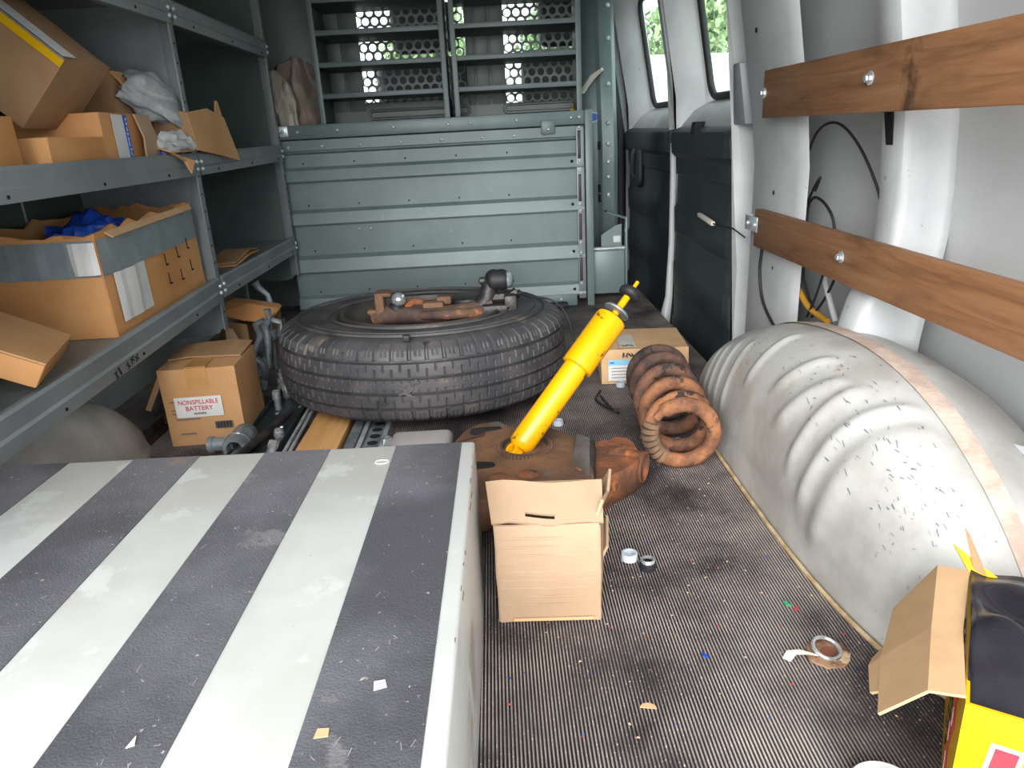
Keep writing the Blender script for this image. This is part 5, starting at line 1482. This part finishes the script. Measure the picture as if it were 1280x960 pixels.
crumple('blue_bag', 'crumpled blue plastic bag inside the taped carton', (-.875, 1.60, .468), .075, M_bluebag, 2.0, sq=(1, 1.6, .95))
crumple('blue_bag', 'crumpled blue plastic bag deeper inside the taped carton', (-.96, 1.76, .455), .07, M_bluebag, 5.0, sq=(.8, 1.3, .9))
crumple('blue_pouch', 'blue pouch at the near end of the lower shelf', (-.80, .985, .326), .05, mat('bright_blue', '#0f63c4', '#1a70d2', 9, .5), 3.0, 'pouch', (.7, 1.2, .6))
def leaning_box():
    r = thing('leaning_carton', 'tilted orange carton hanging over the lower shelf lip', 'box', (-.85, 1.16, .30))
    o = r.location
    T1, T2, T4 = Vector((-.80, 1.318, .350)), Vector((-.735, 1.125, .352)), Vector((-.95, 1.245, .452))
    T3 = T2+(T4-T1)
    nrm = (T2-T1).cross(T4-T1).normalized()
    if nrm.z < 0: nrm = -nrm
    dn = -nrm*.042
    g = G(); g.hexa([p-o for p in (T1+dn, T2+dn, T3+dn, T4+dn, T1, T2, T3, T4)]); g.build('carton_body', M_cardo, r, bevel=.003)
    a, b, c, d = [p-o+nrm*.003 for p in (T1, T2, T3, T4)]
    sheet('lid', [[a, d], [b+(b-a)*.02, c+(b-a)*.02]], M_card, r, .003)
    return r
leaning_box()
fc = thing('cardboard_piece', 'folded cardboard piece on the short bay lower shelf', 'cardboard', (-.83, 2.33, .3275))
sheet('fold', [[(-.04, -.15, .002), (.045, -.14, .003)], [(-.035, .0, .018), (.045, .0, .016)], [(-.03, .15, .004), (.03, .14, .006)]], M_cardo, fc, .006)
sheet('fold', [[(-.04, -.15, .008), (.045, -.14, .012)], [(-.035, .0, .032), (.045, .0, .030)], [(-.03, .13, .012), (.03, .12, .014)]], M_cardd, fc, .006)

# ---- cloth stuffed beside the shelf cabinets
def cloth(name, lab, base, w_, h, m, seed, d=.06):
    def q(u, v):
        x = base[0]+w_*(u-.5)*(1-.35*v*v); z = base[2]+h*v
        k = noise.noise(Vector((u*4+seed, v*3, seed)))
        y = base[1]-d*math.sin(PI*u)*math.sin(PI*min(1, .25+.75*v))-.040*k-.012*math.sin(u*14+v*5+seed)-.010*math.sin(u*9-v*16+seed*2)-.02*noise.noise(Vector((u*11, v*9, seed)))
        return Vector((x+.012*k, y, z+.03*noise.noise(Vector((u*3, seed, 2)))*v-.05*(2*u-1)**2*v))
    g = G(); g.grid(q, 34, 34)
    o = g.build(name, m, smooth=80, solid=.004); return tag(o, lab, 'cloth')
cloth('canvas_coat', 'bundled beige canvas coat stuffed between shelving and shelf cabinet', (-.745, 3.065, .60), .235, .385, M_cloth, 1.3)
cloth('cream_cloth', 'cream cloth hanging in front of the beige coat', (-.790, 2.985, .58), .135, .345, M_cloth2, 4.2, .04)
cloth('yellow_rag', 'small yellow rag tip showing over the barrier rail', (.318, 2.90, .68), .04, .068, M_yprint, 2.2, .01)
g = G(); g.tube([(.375, 3.06, .80), (.41, 3.03, .85), (.445, 2.99, .875)], [.010, .012, .006], 8); tag(g.build('wooden_stick', M_cloth2, smooth=60), 'pale wooden handle leaning against the bulkhead wing', 'handle')

# ================================================================== OUTSIDE
g = G(); g.box((-60, -40, -.75), (60, 90, -.70)); tag(g.build('ground', mat('pale_concrete', '#b4b3ae', '#a8a7a2', .6, .9)), 'pale concrete yard outside the van', None, kind='structure')
M_leaf = mat('tree_leaves', '#7d9668', '#9db083', 1.5, .6)  # both leaf greens are paled, putting the outdoor haze into their colour
M_leaf2 = mat('tree_leaves_dark', '#68835a', '#86a073', 1.5, .6)
M_bark = mat('bark', '#5b4c40', '#473b32', 6, .9)
def tree(x, y, h, w_, m, lab, seed):
    r = thing('tree', lab, 'tree', (x, y, -.7), group='trees beyond the yard')
    rnd = random.Random(seed); g = G()
    for _ in range(5200):
        d = Vector((rnd.gauss(0, 1), rnd.gauss(0, 1), rnd.gauss(0, 1))).normalized()
        k = rnd.random()**.4*(1+.35*noise.noise(d*2+Vector((seed, 0, 0))))
        p = Vector((d.x*w_*k, d.y*w_*k, h*.58+d.z*h*.42*k)); s = rnd.uniform(.045, .11)
        M = Matrix.Translation(p) @ Euler((rnd.uniform(0, 3), rnd.uniform(0, 3), rnd.uniform(0, 3))).to_matrix().to_4x4()
        g.add([M @ Vector(q) for q in ((-s, -s*.6, 0), (s, -s*.5, 0), (s*1.1, s*.5, s*.3), (-s*.8, s*.6, s*.2))], [(0, 1, 2, 3)])
    g.build('crown', m, r)
    g = G(); g.tube([(0, 0, 0), (.05, 0, h*.3), (0, .1, h*.7)], [.16, .12, .05], 8); g.build('trunk', M_bark, r, smooth=60)
for i, (x, y, h, w_) in enumerate([(2.2, 22, 5.0, 1.5), (5.6, 20, 5.4, 1.5), (9.0, 21, 5.6, 1.6), (-1.6, 23, 5.0, 1.5), (-5.2, 22, 5.6, 1.6), (12.6, 20, 5.2, 1.6), (3.9, 28, 5.6, 1.7)]):
    tree(x, y, h, w_, M_leaf if i % 2 else M_leaf2, ['tall tree straight beyond the far door window', 'bushy tree beyond the side door windows', 'broad tree further to the side beyond the yard', 'tree seen through the bulkhead holes', 'broad tree ahead of the shelving side', 'outermost tree on the door side', 'distant tree behind the row'][i], i+3)
def parked_van():
    r = thing('white_van', 'white van parked in the yard beyond the door windows', 'van', (2.5, 8.8, -.7), (0, 0, math.radians(6)))
    r.scale = (1.15, 1.15, 1.15)
    Mx = Matrix(((1, 0, 0, 0), (0, 0, 1, 0), (0, 1, 0, 0), (0, 0, 0, 1)))
    g = G(); g.prism([(-2.6, .40), (2.6, .40), (2.65, .95), (2.05, 1.10), (1.55, 1.72), (-2.5, 1.76), (-2.62, 1.60)], Mx, -.9, .9); g.build('van_body', M_box_w, r, bevel=.06, seg=3)
    g = G(); g.prism([(1.50, 1.60), (1.90, 1.12), (1.0, 1.12), (1.0, 1.62)], Mx, -.905, .905); g.build('side_window', M_dark, r)
    for x in (-1.7, 1.75):
        for y in (-.85, .85):
            g = G(); g.lathe([(.0001, -.12), (.36, -.12), (.40, -.06), (.40, .06), (.36, .12), (.0001, .12)], 24, Matrix.Translation((x, y, .40)) @ Matrix.Rotation(PI/2, 4, 'X')); g.build('road_wheel', M_black, r, smooth=40)
    for y in (-.8, .8):
        g = G(); g.box((-2.66, y-.08, .75), (-2.58, y+.08, 1.15)); g.build('tail_lamp', M_red, r, bevel=.01)
parked_van()
